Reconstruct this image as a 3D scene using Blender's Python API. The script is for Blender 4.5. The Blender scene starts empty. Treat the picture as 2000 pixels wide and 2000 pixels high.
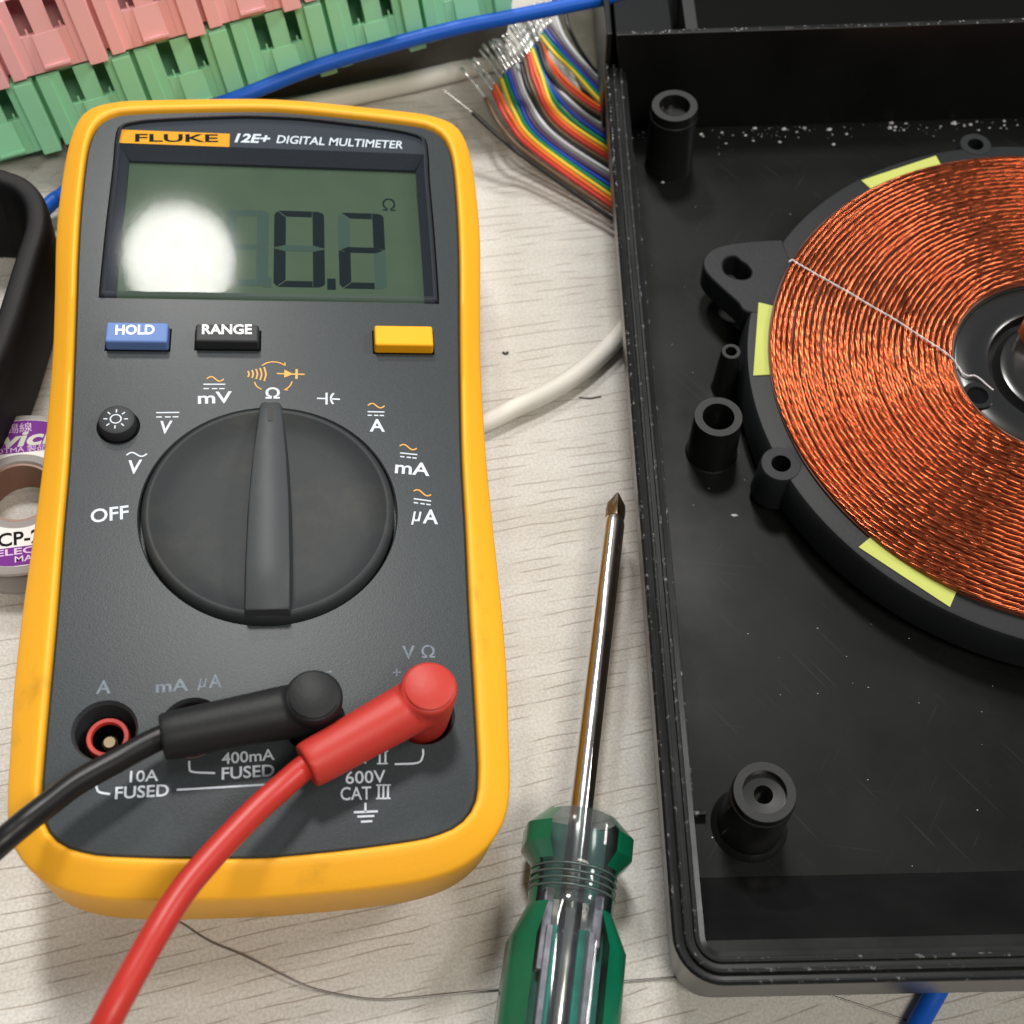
import bpy, bmesh, math, random
from mathutils import Vector, Matrix, noise
R = math.radians
U = 0.001                                   # everything below is written in millimetres
sc = bpy.context.scene
col = sc.collection
random.seed(7)

# ------------------------------------------------------------------ camera, world, lamps, exposure
FPX = 2400.0                                # focal length in pixels of the 2000 px square photograph
CAM = Vector((9.88295, -141.784301, 268.891611))
C2W = Matrix(((0.987453, -0.008657, 0.157675), (-0.089462, -0.85347, 0.513405), (0.130126, -0.52107, -0.843536)))
cd = bpy.data.cameras.new('camera')
cam = bpy.data.objects.new('camera', cd)
col.objects.link(cam)
cd.sensor_width = 36.0
cd.lens = 36.0 * FPX / 2000.0
cd.clip_start = 0.01
cd.clip_end = 30.0
cx, cy, cz = (C2W @ Vector(a) for a in ((1, 0, 0), (0, -1, 0), (0, 0, -1)))
cam.matrix_world = Matrix(((cx.x, cy.x, cz.x, CAM.x * U), (cx.y, cy.y, cz.y, CAM.y * U), (cx.z, cy.z, cz.z, CAM.z * U), (0, 0, 0, 1)))
cd.dof.use_dof = True
cd.dof.focus_distance = 0.275
cd.dof.aperture_fstop = 22.0
sc.camera = cam

w = bpy.data.worlds.new('World')
sc.world = w
w.use_nodes = True
w.node_tree.nodes['Background'].inputs['Color'].default_value = (0.93, 0.96, 1.0, 1)
w.node_tree.nodes['Background'].inputs['Strength'].default_value = 0.20

def lamp(name, loc, aim, power, size, color, shape='DISK', size_y=None):
    l = bpy.data.lights.new(name, 'AREA')
    l.shape = shape
    l.size = size * U
    if size_y: l.size_y = size_y * U
    l.energy = power
    l.color = color
    o = bpy.data.objects.new(name, l)
    col.objects.link(o)
    o.location = Vector(loc) * U
    o.rotation_euler = (Vector(aim) - Vector(loc)).to_track_quat('-Z', 'Y').to_euler()
    return o

lamp('work_lamp', (-98.0, 574.0, 581.6), (0, 40, 20), 2.3, 86, (1.0, 0.97, 0.92))
lamp('ceiling_lamp_main', (-75, 670, 1372), (30, 20, 20), 13.0, 230, (1.0, 0.975, 0.94))
lamp('ceiling_lamp', (190, -560, 1080), (40, 0, 0), 6.8, 440, (1.0, 0.92, 0.80), 'RECTANGLE', 240)
lamp('ceiling_lamp_right', (900, 150, 900), (60, 0, 0), 5.4, 200, (1.0, 0.97, 0.95), 'RECTANGLE', 200)

vs = sc.view_settings
vs.view_transform = 'Standard'
vs.look = 'None'
vs.exposure = 0.0
vs.gamma = 1.0
vs.use_curve_mapping = False
sc.render.engine = 'CYCLES'
sc.cycles.use_denoising = True
sc.cycles.max_bounces = 10
sc.cycles.transparent_max_bounces = 16
sc.cycles.caustics_reflective = False
sc.cycles.caustics_refractive = False
sc.cycles.sample_clamp_indirect = 4.0

# ------------------------------------------------------------------ measuring helpers (desk frame and tray frame)
TM = Matrix(((0.984766, 0.072702, -0.157957), (-0.074752, 0.997177, -0.007064), (0.156997, 0.018764, 0.987421)))
TO = Vector((202.687735, 40.196661, 24.836036))
CAMT = TM.transposed() @ (CAM - TO)

def P(px, py, z):                           # point at height z above the desk under a photograph pixel
    v = C2W @ Vector(((px - 1000) / FPX, (py - 1000) / FPX, 1.0))
    return CAM + v * ((z - CAM.z) / v.z)

def T(px, py, h):                           # the same in the tilted tray's own frame, h above its floor
    v = TM.transposed() @ (C2W @ Vector(((px - 1000) / FPX, (py - 1000) / FPX, 1.0)))
    return CAMT + v * ((h - CAMT.z) / v.z)

# ------------------------------------------------------------------ materials
def lin(r, g, b):
    f = lambda c: (c / 255 / 12.92) if c / 255 <= 0.04045 else ((c / 255 + 0.055) / 1.055) ** 2.4
    return (f(r), f(g), f(b))

def nd(nt, t, **kw):
    n = nt.nodes.new(t)
    for k, v in kw.items():
        if k.startswith('in_'): n.inputs[k[3:].replace('_', ' ')].default_value = v
        else: setattr(n, k, v)
    return n

def mat(name, c, rough=0.5, metal=0.0, spec=0.5, coat=0.0, bump=0.0, bscale=1500.0, var=0.0, vscale=60.0, rvar=0.0, sss=0.0):
    m = bpy.data.materials.new(name)
    m.use_nodes = True
    nt = m.node_tree
    b = nt.nodes['Principled BSDF']
    b.inputs['Base Color'].default_value = (*c, 1)
    b.inputs['Roughness'].default_value = rough
    b.inputs['Metallic'].default_value = metal
    b.inputs['Specular IOR Level'].default_value = spec
    b.inputs['Coat Weight'].default_value = coat
    b.inputs['Coat Roughness'].default_value = 0.1
    tc = nd(nt, 'ShaderNodeTexCoord')
    if var or rvar:
        n = nd(nt, 'ShaderNodeTexNoise')
        n.inputs['Scale'].default_value = vscale
        n.inputs['Detail'].default_value = 5
        n.inputs['Roughness'].default_value = 0.6
        nt.links.new(tc.outputs['Object'], n.inputs['Vector'])
        if var:
            mx = nd(nt, 'ShaderNodeMix', data_type='RGBA')
            mx.inputs[6].default_value = (*[x * (1 - var) for x in c], 1)
            mx.inputs[7].default_value = (*[min(1, x * (1 + var)) for x in c], 1)
            mr = nd(nt, 'ShaderNodeMapRange')
            mr.inputs[1].default_value = 0.3; mr.inputs[2].default_value = 0.7
            nt.links.new(n.outputs['Fac'], mr.inputs[0])
            nt.links.new(mr.outputs[0], mx.inputs[0])
            nt.links.new(mx.outputs[2], b.inputs['Base Color'])
        if rvar:
            mr = nd(nt, 'ShaderNodeMapRange')
            mr.inputs[1].default_value = 0.3; mr.inputs[2].default_value = 0.7
            mr.inputs[3].default_value = max(0.03, rough - rvar); mr.inputs[4].default_value = min(1, rough + rvar)
            nt.links.new(n.outputs['Fac'], mr.inputs[0])
            nt.links.new(mr.outputs[0], b.inputs['Roughness'])
    if bump:
        n = nd(nt, 'ShaderNodeTexNoise')
        n.inputs['Scale'].default_value = bscale
        n.inputs['Detail'].default_value = 3
        nt.links.new(tc.outputs['Object'], n.inputs['Vector'])
        bp = nd(nt, 'ShaderNodeBump')
        bp.inputs['Strength'].default_value = bump
        bp.inputs['Distance'].default_value = 0.0002
        nt.links.new(n.outputs['Fac'], bp.inputs['Height'])
        nt.links.new(bp.outputs['Normal'], b.inputs['Normal'])
    return m

def glassy(name, tint, gloss_rough=0.03, gain=1.0, clear=1.0, haze=(0.5, 0.5, 0.5)):
    m = bpy.data.materials.new(name)        # thin clear plastic: see-through plus a fresnel reflection
    m.use_nodes = True
    nt = m.node_tree
    nt.nodes.clear()
    out = nd(nt, 'ShaderNodeOutputMaterial')
    tr = nd(nt, 'ShaderNodeBsdfTransparent')
    tr.inputs['Color'].default_value = (*tint, 1)
    base = tr.outputs[0]
    if clear < 1:
        df = nd(nt, 'ShaderNodeBsdfDiffuse')
        df.inputs['Color'].default_value = (*haze, 1)
        mh = nd(nt, 'ShaderNodeMixShader')
        mh.inputs[0].default_value = 1 - clear
        nt.links.new(tr.outputs[0], mh.inputs[1]); nt.links.new(df.outputs[0], mh.inputs[2])
        base = mh.outputs[0]
    gl = nd(nt, 'ShaderNodeBsdfGlossy')
    gl.inputs['Roughness'].default_value = gloss_rough
    lw = nd(nt, 'ShaderNodeLayerWeight')     # Schlick reflectance, the same from both sides
    pw = nd(nt, 'ShaderNodeMath', operation='POWER')
    pw.inputs[1].default_value = 5.0
    nt.links.new(lw.outputs['Facing'], pw.inputs[0])
    mu = nd(nt, 'ShaderNodeMath', operation='MULTIPLY_ADD')
    mu.inputs[1].default_value = 0.96 * gain
    mu.inputs[2].default_value = 0.04 * gain
    nt.links.new(pw.outputs[0], mu.inputs[0])
    mx = nd(nt, 'ShaderNodeMixShader')
    nt.links.new(mu.outputs[0], mx.inputs[0])
    nt.links.new(base, mx.inputs[1]); nt.links.new(gl.outputs[0], mx.inputs[2])
    nt.links.new(mx.outputs[0], out.inputs['Surface'])
    return m

def desk_material():
    m = bpy.data.materials.new('pale_wood_laminate')
    m.use_nodes = True
    nt = m.node_tree
    L = nt.links.new
    b = nt.nodes['Principled BSDF']
    tc = nd(nt, 'ShaderNodeTexCoord')
    mp = nd(nt, 'ShaderNodeMapping', vector_type='POINT')
    mp.inputs['Rotation'].default_value = (0, 0, R(-10.2))
    mp.inputs['Scale'].default_value = (1000, 1000, 1000)      # millimetres along and across the grain
    L(tc.outputs['Object'], mp.inputs['Vector'])
    # slow wander of the grain
    nw = nd(nt, 'ShaderNodeTexNoise'); nw.inputs['Scale'].default_value = 0.008; nw.inputs['Detail'].default_value = 1
    L(mp.outputs[0], nw.inputs['Vector'])
    sx = nd(nt, 'ShaderNodeSeparateXYZ'); L(mp.outputs[0], sx.inputs[0])
    def M(op, a, b_=None, c=None):
        n = nd(nt, 'ShaderNodeMath', operation=op)
        for i, q in enumerate((a, b_, c)):
            if q is None: continue
            if isinstance(q, (int, float)): n.inputs[i].default_value = q
            else: L(q, n.inputs[i])
        return n.outputs[0]
    def pores(pitch, lx, thick, cut, off):
        v = M('ADD', M('DIVIDE', sx.outputs['Y'], pitch), M('ADD', M('MULTIPLY', nw.outputs['Fac'], 1.6), off))
        row = M('FLOOR', v)
        fr = M('FRACT', v)
        cb = nd(nt, 'ShaderNodeCombineXYZ')
        L(M('DIVIDE', sx.outputs['X'], lx), cb.inputs[0]); L(M('MULTIPLY', row, 7.31), cb.inputs[1])
        n1 = nd(nt, 'ShaderNodeTexNoise'); n1.inputs['Scale'].default_value = 1.0; n1.inputs['Detail'].default_value = 1
        L(cb.outputs[0], n1.inputs['Vector'])
        on = nd(nt, 'ShaderNodeMapRange'); on.inputs[1].default_value = cut; on.inputs[2].default_value = cut + 0.10
        L(n1.outputs['Fac'], on.inputs[0])
        cb2 = nd(nt, 'ShaderNodeCombineXYZ')
        L(M('DIVIDE', sx.outputs['X'], 26.0), cb2.inputs[0]); L(M('MULTIPLY', row, 3.17), cb2.inputs[1])
        n2 = nd(nt, 'ShaderNodeTexNoise'); n2.inputs['Scale'].default_value = 1.0
        L(cb2.outputs[0], n2.inputs['Vector'])
        pos = M('ADD', 0.5, M('MULTIPLY', M('SUBTRACT', n2.outputs['Fac'], 0.5), 0.9))
        d = M('ABSOLUTE', M('SUBTRACT', fr, pos))
        ln = nd(nt, 'ShaderNodeMapRange'); ln.inputs[1].default_value = thick; ln.inputs[2].default_value = thick * 0.15
        ln.inputs[3].default_value = 0; ln.inputs[4].default_value = 1
        L(d, ln.inputs[0])
        return M('MULTIPLY', ln.outputs[0], on.outputs[0])
    p1 = pores(3.1, 13.0, 0.085, 0.435, 0.0)
    p2 = pores(1.7, 8.0, 0.08, 0.58, 0.37)
    cl = M('MINIMUM', M('ADD', M('MULTIPLY', p1, 0.66), M('MULTIPLY', p2, 0.42)), 0.8)
    # broad tone along the grain and a fine printed mottle
    mp2 = nd(nt, 'ShaderNodeMapping'); mp2.inputs['Rotation'].default_value = (0, 0, R(-10.2)); mp2.inputs['Scale'].default_value = (12, 90, 60)
    L(tc.outputs['Object'], mp2.inputs['Vector'])
    nb = nd(nt, 'ShaderNodeTexNoise'); nb.inputs['Scale'].default_value = 1.0; nb.inputs['Detail'].default_value = 5
    L(mp2.outputs[0], nb.inputs['Vector'])
    nf = nd(nt, 'ShaderNodeTexNoise'); nf.inputs['Scale'].default_value = 1.5; nf.inputs['Detail'].default_value = 3
    L(mp.outputs[0], nf.inputs['Vector'])
    c1 = nd(nt, 'ShaderNodeMix', data_type='RGBA')
    c1.inputs[6].default_value = (0.53, 0.51, 0.465, 1); c1.inputs[7].default_value = (0.61, 0.60, 0.565, 1)
    mr = nd(nt, 'ShaderNodeMapRange'); mr.inputs[1].default_value = 0.3; mr.inputs[2].default_value = 0.68
    L(nb.outputs['Fac'], mr.inputs[0]); L(mr.outputs[0], c1.inputs[0])
    c2 = nd(nt, 'ShaderNodeMix', data_type='RGBA', blend_type='MULTIPLY')
    mf = nd(nt, 'ShaderNodeMapRange'); mf.inputs[1].default_value = 0.38; mf.inputs[2].default_value = 0.62; mf.inputs[3].default_value = 0.86; mf.inputs[4].default_value = 1.05
    L(nf.outputs['Fac'], mf.inputs[0])
    c2.inputs[0].default_value = 1.0
    L(c1.outputs[2], c2.inputs[6]); L(mf.outputs[0], c2.inputs[7])
    c3 = nd(nt, 'ShaderNodeMix', data_type='RGBA')
    c3.inputs[7].default_value = (0.22, 0.17, 0.12, 1)
    L(cl, c3.inputs[0]); L(c2.outputs[2], c3.inputs[6])
    L(c3.outputs[2], b.inputs['Base Color'])
    b.inputs['Roughness'].default_value = 0.42
    b.inputs['Specular IOR Level'].default_value = 0.35
    bp = nd(nt, 'ShaderNodeBump'); bp.inputs['Strength'].default_value = 0.25; bp.inputs['Distance'].default_value = 0.0001
    L(nf.outputs['Fac'], bp.inputs['Height']); L(bp.outputs['Normal'], b.inputs['Normal'])
    return m

def smudged(name, c, smudge, rough, scale, lo, hi, bump=0.0, bscale=2000, spec=0.5):
    m = mat(name, c, rough, spec=spec, bump=bump, bscale=bscale)
    nt = m.node_tree
    b = nt.nodes['Principled BSDF']
    tc = nd(nt, 'ShaderNodeTexCoord')
    n = nd(nt, 'ShaderNodeTexNoise'); n.inputs['Scale'].default_value = scale; n.inputs['Detail'].default_value = 7; n.inputs['Roughness'].default_value = 0.65
    nt.links.new(tc.outputs['Object'], n.inputs['Vector'])
    mr = nd(nt, 'ShaderNodeMapRange'); mr.inputs[1].default_value = lo; mr.inputs[2].default_value = hi
    nt.links.new(n.outputs['Fac'], mr.inputs[0])
    mx = nd(nt, 'ShaderNodeMix', data_type='RGBA')
    mx.inputs[6].default_value = (*c, 1); mx.inputs[7].default_value = (*smudge, 1)
    nt.links.new(mr.outputs[0], mx.inputs[0])
    nt.links.new(mx.outputs[2], b.inputs['Base Color'])
    return m

def scuffed_black(name, c, rough, dust=0.05):
    m = mat(name, c, rough, spec=0.11, rvar=0.10, vscale=25)
    nt = m.node_tree
    b = nt.nodes['Principled BSDF']
    tc = nd(nt, 'ShaderNodeTexCoord')
    acc = None
    for ang, sx_, sy_, lo in ((R(52), 40, 1500, 0.665), (R(-58), 55, 1900, 0.69), (R(8), 30, 1700, 0.70)):
        m0 = nd(nt, 'ShaderNodeMapping'); m0.inputs['Rotation'].default_value = (0, 0, ang)
        nt.links.new(tc.outputs['Object'], m0.inputs['Vector'])
        mp = nd(nt, 'ShaderNodeMapping'); mp.inputs['Scale'].default_value = (sx_, sy_, 200)
        nt.links.new(m0.outputs[0], mp.inputs['Vector'])
        n = nd(nt, 'ShaderNodeTexNoise'); n.inputs['Scale'].default_value = 1.0; n.inputs['Detail'].default_value = 2
        nt.links.new(mp.outputs[0], n.inputs['Vector'])
        mr = nd(nt, 'ShaderNodeMapRange'); mr.inputs[1].default_value = lo; mr.inputs[2].default_value = lo + 0.08
        nt.links.new(n.outputs['Fac'], mr.inputs[0])
        if acc is None: acc = mr.outputs[0]
        else:
            a = nd(nt, 'ShaderNodeMath', operation='MAXIMUM'); nt.links.new(acc, a.inputs[0]); nt.links.new(mr.outputs[0], a.inputs[1]); acc = a.outputs[0]
    n = nd(nt, 'ShaderNodeTexNoise'); n.inputs['Scale'].default_value = 18; n.inputs['Detail'].default_value = 6
    nt.links.new(tc.outputs['Object'], n.inputs['Vector'])
    mr = nd(nt, 'ShaderNodeMapRange'); mr.inputs[1].default_value = 0.42; mr.inputs[2].default_value = 0.75; mr.inputs[4].default_value = 0.35
    nt.links.new(n.outputs['Fac'], mr.inputs[0])
    mu = nd(nt, 'ShaderNodeMath', operation='MULTIPLY_ADD'); mu.inputs[1].default_value = 0.55
    nt.links.new(acc, mu.inputs[0]); nt.links.new(mr.outputs[0], mu.inputs[2])
    mx = nd(nt, 'ShaderNodeMix', data_type='RGBA')
    mx.inputs[6].default_value = (*c, 1); mx.inputs[7].default_value = (dust, dust, dust * 0.97, 1)
    nt.links.new(mu.outputs[0], mx.inputs[0]); nt.links.new(mx.outputs[2], b.inputs['Base Color'])
    return m

DESK = desk_material()
YEL = smudged('yellow_rubber', (0.87, 0.41, 0.018), (0.50, 0.24, 0.02), 0.5, 42, 0.59, 0.80, 0.15, 1800, 0.35)
FACE = mat('charcoal_grained_plastic', (0.040, 0.048, 0.052), 0.30, spec=0.12, bump=0.10, bscale=3000, var=0.15, vscale=2600)
KNOB = smudged('charcoal_smooth_plastic', (0.029, 0.034, 0.036), (0.048, 0.048, 0.044), 0.5, 70, 0.48, 0.75, 0.12, 3500, 0.16)
WORN = smudged('charcoal_worn_plastic', (0.050, 0.056, 0.060), (0.075, 0.072, 0.068), 0.48, 900, 0.62, 0.76, 0.12, 3500, 0.25)
DARK = mat('matt_black_recess', (0.004, 0.004, 0.005), 0.8, spec=0.05)
BEZ = mat('slate_bezel_plastic', (0.030, 0.037, 0.050), 0.6, spec=0.15, bump=0.3, bscale=2500)
PLATE = mat('orange_print', (0.72, 0.33, 0.03), 0.7, spec=0.05, var=0.06, vscale=500)
GLARED = mat('glare_dimmed_ink', (0.18, 0.215, 0.25), 0.6, spec=0.1, var=0.3, vscale=900)  # pale ink greyed to paint the glare over the socket labels
WHITE = mat('pale_ink', (0.56, 0.62, 0.69), 0.5, var=0.08, vscale=900)
OCHRE = mat('ochre_ink', (0.70, 0.33, 0.03), 0.5, var=0.08, vscale=900)
BLKINK = mat('black_ink', (0.012, 0.013, 0.014), 0.8, spec=0.05)
LENS = glassy('window_plastic', (0.95, 0.97, 0.97), 0.07, 0.24, 1.0, (0.3, 0.34, 0.36))
LCD = mat('lcd_glass', (0.055, 0.084, 0.055), 0.6, spec=0.05, var=0.10, vscale=45)
SEG = mat('lcd_segment_on', (0.006, 0.012, 0.015), 0.6, spec=0.05)
GHOST = mat('lcd_segment_off', (0.040, 0.070, 0.060), 0.6, spec=0.05)
BTNB = mat('blue_button_plastic', lin(100, 128, 184), 0.5, spec=0.15, bump=0.1)
BTNK = mat('black_button_plastic', (0.030, 0.032, 0.035), 0.5, spec=0.2, bump=0.1)
BTNY = mat('orange_button_plastic', (0.92, 0.41, 0.006), 0.5, spec=0.2, bump=0.1)
REDP = mat('red_plastic', (0.47, 0.034, 0.024), 0.46, spec=0.35, bump=0.15, bscale=900)
REDC = mat('red_cable_jacket', (0.46, 0.028, 0.020), 0.38, spec=0.4)
BLKP = mat('black_rubber', (0.011, 0.012, 0.013), 0.5, spec=0.25, bump=0.2, bscale=900)
BLKC = mat('black_cable_jacket', (0.008, 0.008, 0.009), 0.36, spec=0.3)
STEEL = mat('chromed_steel', (0.62, 0.61, 0.60), 0.17, metal=1.0, rvar=0.06, vscale=150)
TIP = mat('burnished_steel', (0.30, 0.24, 0.18), 0.28, metal=1.0)
GREEN = mat('green_acetate', (0.003, 0.115, 0.058), 0.20, spec=0.5, coat=0.3, var=0.15, vscale=90)
CLEAR = glassy('clear_acetate', (0.93, 0.96, 0.95), 0.09, 0.7, 0.98, (0.30, 0.31, 0.34))
CLOUD = glassy('cloudy_clear_acetate', (0.76, 0.80, 0.80), 0.15, 0.7, 0.80, (0.17, 0.17, 0.19))
MAUVE = mat('cloudy_acetate', (0.20, 0.19, 0.235), 0.3, var=0.45, vscale=260)
TEAL = mat('shaded_teal_acetate', (0.020, 0.19, 0.155), 0.3, var=0.4, vscale=160)
TRAY = scuffed_black('black_abs_floor', (0.0060, 0.0070, 0.0062), 0.38, 0.026)
TRAYW = mat('black_abs_wall', (0.007, 0.0075, 0.0075), 0.34, spec=0.3, rvar=0.08, vscale=40, var=0.2)
EDGE = smudged('black_abs_worn_edge', (0.008, 0.009, 0.010), (0.24, 0.25, 0.26), 0.45, 600, 0.58, 0.74, 0.3, 900, 0.14)
POSTM = mat('black_abs_post', (0.008, 0.0085, 0.0085), 0.26)
POSTT = mat('black_abs_post_rim', (0.020, 0.021, 0.021), 0.55, spec=0.25, bump=0.3)
CARR = mat('black_carrier_plastic', (0.012, 0.0135, 0.015), 0.5, spec=0.25, bump=0.2, bscale=900, var=0.15)
HUBM = mat('glossy_hub_plastic', (0.012, 0.013, 0.013), 0.22)
COPPER = mat('enamelled_copper', (0.42, 0.106, 0.041), 0.20, metal=1.0, var=0.32, vscale=420, coat=0.2)
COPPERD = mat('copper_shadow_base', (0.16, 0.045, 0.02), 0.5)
TAPE = mat('yellow_tape', (0.45, 0.49, 0.12), 0.55, spec=0.2, var=0.06)
THREAD = mat('white_thread', (0.62, 0.58, 0.60), 0.7)
SENSOR = mat('orange_brown_epoxy', (0.42, 0.10, 0.035), 0.3)
DUST = mat('white_plastic_dust', (0.75, 0.76, 0.76), 0.6)
PINK = mat('pink_plastic', lin(252, 190, 192), 0.45, bump=0.15, bscale=300)
GRN = mat('green_plastic', lin(152, 222, 178), 0.45, bump=0.15, bscale=300)
BLUEC = mat('blue_cable_jacket', (0.006, 0.095, 0.50), 0.45, spec=0.3)
WCAB = smudged('white_cable_jacket', (0.68, 0.67, 0.62), (0.30, 0.29, 0.26), 0.42, 120, 0.66, 0.78)
TIN = mat('tinned_copper', (0.84, 0.84, 0.83), 0.27, metal=0.88, bump=0.5, bscale=1500)
SPOOLP = glassy('frosted_spool_plastic', (0.85, 0.84, 0.83), 0.12, 1.2, 0.45, (0.55, 0.53, 0.52))
LABELW = mat('white_label_paper', (0.72, 0.71, 0.70), 0.5)
LABELP = mat('purple_label_ink', (0.17, 0.03, 0.25), 0.6, spec=0.1)
LABELG = mat('grey_label_ink', (0.52, 0.52, 0.46), 0.5)
LABELL = mat('lilac_label_ink', (0.62, 0.45, 0.66), 0.5)
BRAID = mat('copper_braid', (0.30, 0.14, 0.09), 0.5, metal=0.3, bump=0.8, bscale=1200)
HANDLE = mat('black_moulded_grip', (0.010, 0.010, 0.011), 0.6, spec=0.2, bump=0.2, bscale=700)
FILM = glassy('clear_film', (0.93, 0.93, 0.93), 0.06, 2.0, 0.85, (0.5, 0.5, 0.5))
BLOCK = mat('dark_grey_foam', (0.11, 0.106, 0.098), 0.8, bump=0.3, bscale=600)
GRAPH = mat('graphite_mark', (0.05, 0.05, 0.05), 0.6)

# ------------------------------------------------------------------ mesh helpers
class MB:
    def __init__(s): s.v = []; s.f = []; s.m = []
    def add(s, vs_, fs, m=0):
        k = len(s.v)
        s.v += [tuple(q) for q in vs_]
        s.f += [tuple(i + k for i in f) for f in fs]
        s.m += [m] * len(fs)
    def box(s, x0, x1, y0, y1, z0, z1, m=0):
        s.add([(x, y, z) for z in (z0, z1) for y in (y0, y1) for x in (x0, x1)],
              [(0, 2, 3, 1), (4, 5, 7, 6), (0, 1, 5, 4), (2, 6, 7, 3), (0, 4, 6, 2), (1, 3, 7, 5)], m)
    def prism(s, poly, z0, z1, m=0):
        n = len(poly)
        s.add([(x, y, z0) for x, y in poly] + [(x, y, z1) for x, y in poly],
              [tuple(range(n - 1, -1, -1)), tuple(range(n, 2 * n))] + [(i, (i + 1) % n, n + (i + 1) % n, n + i) for i in range(n)], m)
    def rings(s, rs, m=0, cap0=True, cap1=True, closed=True):
        n = len(rs[0])
        k = len(s.v)
        fs = []
        for a in range(len(rs) - 1):
            for i in range(n if closed else n - 1):
                j = (i + 1) % n
                fs.append((a * n + i, a * n + j, (a + 1) * n + j, (a + 1) * n + i))
        if cap0: fs.append(tuple(range(n - 1, -1, -1)))
        if cap1: fs.append(tuple((len(rs) - 1) * n + i for i in range(n)))
        s.add([p for r_ in rs for p in r_], fs, m)
    def lathe(s, prof, c=(0, 0), n=48, m=0, cap0=True, cap1=True):
        s.rings([[(c[0] + r * math.cos(2 * math.pi * i / n), c[1] + r * math.sin(2 * math.pi * i / n), z) for i in range(n)] for r, z in prof], m, cap0, cap1)
    def sweep(s, path, sect, m=0, cap=True, closed_path=False):
        # sect(i) -> list of (a, b): a along the side vector, b along the up vector
        rs = []
        N = len(path)
        up = Vector((0, 0, 1))
        prev = None
        for i in range(N):
            a = path[i - 1] if (i > 0 or closed_path) else path[0]
            b = path[(i + 1) % N] if (i < N - 1 or closed_path) else path[-1]
            t = (Vector(b) - Vector(a)).normalized()
            if prev is None:
                side = t.cross(up)
                if side.length < 1e-3: side = t.cross(Vector((1, 0, 0)))
            else:
                side = prev - t * prev.dot(t)
            side.normalize(); prev = side
            u2 = side.cross(t)
            rs.append([Vector(path[i]) + side * q[0] + u2 * q[1] for q in sect(i)])
        if closed_path:
            rs.append(rs[0])
        s.rings(rs, m, cap and not closed_path, cap and not closed_path)
    def tube(s, path, r, n=12, m=0, closed_path=False):
        rr = r if callable(r) else (lambda i: r)
        s.sweep(path, lambda i: [(rr(i) * math.cos(2 * math.pi * k / n), rr(i) * math.sin(2 * math.pi * k / n)) for k in range(n)], m, True, closed_path)
    def xf(s, mtx):
        s.v = [tuple(mtx @ Vector(q)) for q in s.v]
        return s
    def build(s, name, mats, parent=None, smooth=40, bevel=0, seg=2, remesh=0):
        me = bpy.data.meshes.new(name)
        me.from_pydata([(a * U, b * U, c * U) for a, b, c in s.v], [], s.f)
        mats = mats if isinstance(mats, (list, tuple)) else [mats]
        for q in mats: me.materials.append(q)
        me.polygons.foreach_set('material_index', s.m)
        bm = bmesh.new(); bm.from_mesh(me)
        if len(s.v) < 60000: bmesh.ops.recalc_face_normals(bm, faces=bm.faces)
        bm.to_mesh(me); bm.free()
        return link(name, me, parent, smooth, bevel, seg, remesh)

def weld(mb):
    key = {}; nv = []; mp = []
    for q in mb.v:
        k = tuple(round(c, 3) for c in q)
        if k not in key: key[k] = len(nv); nv.append(q)
        mp.append(key[k])
    mb.v = nv; mb.f = [tuple(mp[i] for i in f) for f in mb.f]

def link(name, me, parent=None, smooth=40, bevel=0, seg=2, remesh=0):
    if smooth:
        me.polygons.foreach_set('use_smooth', [True] * len(me.polygons))
        if smooth < 180 and not bevel: me.set_sharp_from_angle(angle=R(smooth))
    o = bpy.data.objects.new(name, me)
    col.objects.link(o)
    if parent: o.parent = parent
    if remesh:
        q = o.modifiers.new('fuse', 'REMESH'); q.mode = 'VOXEL'; q.voxel_size = remesh * U; q.use_smooth_shade = True
        q = o.modifiers.new('soften', 'SMOOTH'); q.factor = 0.5; q.iterations = 6
    if bevel:
        q = o.modifiers.new('edges', 'BEVEL'); q.width = bevel * U; q.segments = seg; q.limit_method = 'ANGLE'; q.angle_limit = R(38); q.harden_normals = True
    return o

def thing(name, label, cat, loc=(0, 0, 0), group=None, mtx=None):
    o = bpy.data.objects.new(name, None)
    o.empty_display_size = 0.01
    col.objects.link(o)
    if mtx is not None: o.matrix_world = mtx
    else: o.location = Vector(loc) * U
    return tag(o, label, cat, group)

def tag(o, label, cat, group=None, kind=None):
    o['label'] = label; o['category'] = cat
    if group: o['group'] = group
    if kind: o['kind'] = kind
    return o

def crv(pts, n=12):                         # Catmull-Rom through points
    pts = [Vector(p) for p in pts]
    q = [pts[0] * 2 - pts[1]] + pts + [pts[-1] * 2 - pts[-2]]
    out = []
    for i in range(1, len(q) - 2):
        a, b, c, d = q[i - 1:i + 3]
        for k in range(n):
            t = k / n
            out.append(0.5 * ((2 * b) + (c - a) * t + (2 * a - 5 * b + 4 * c - d) * t * t + (3 * b - a - 3 * c + d) * t ** 3))
    out.append(pts[-1])
    return out

def resample(pts, n):
    L = [0.0]
    for a, b in zip(pts, pts[1:]): L.append(L[-1] + (b - a).length)
    out = []; j = 0
    for i in range(n):
        s = L[-1] * i / (n - 1)
        while j < len(L) - 2 and L[j + 1] < s: j += 1
        d = L[j + 1] - L[j]
        out.append(pts[j].lerp(pts[j + 1], (s - L[j]) / d if d > 1e-9 else 0))
    return out

def half_to_loop(h, n=110):                 # right half, bottom centre to top centre -> closed loop
    p = resample(crv([(x, y, 0) for x, y in h], 8), n)
    return [(q.x, q.y) for q in p] + [(-q.x, q.y) for q in reversed(p[1:-1])]

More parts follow.
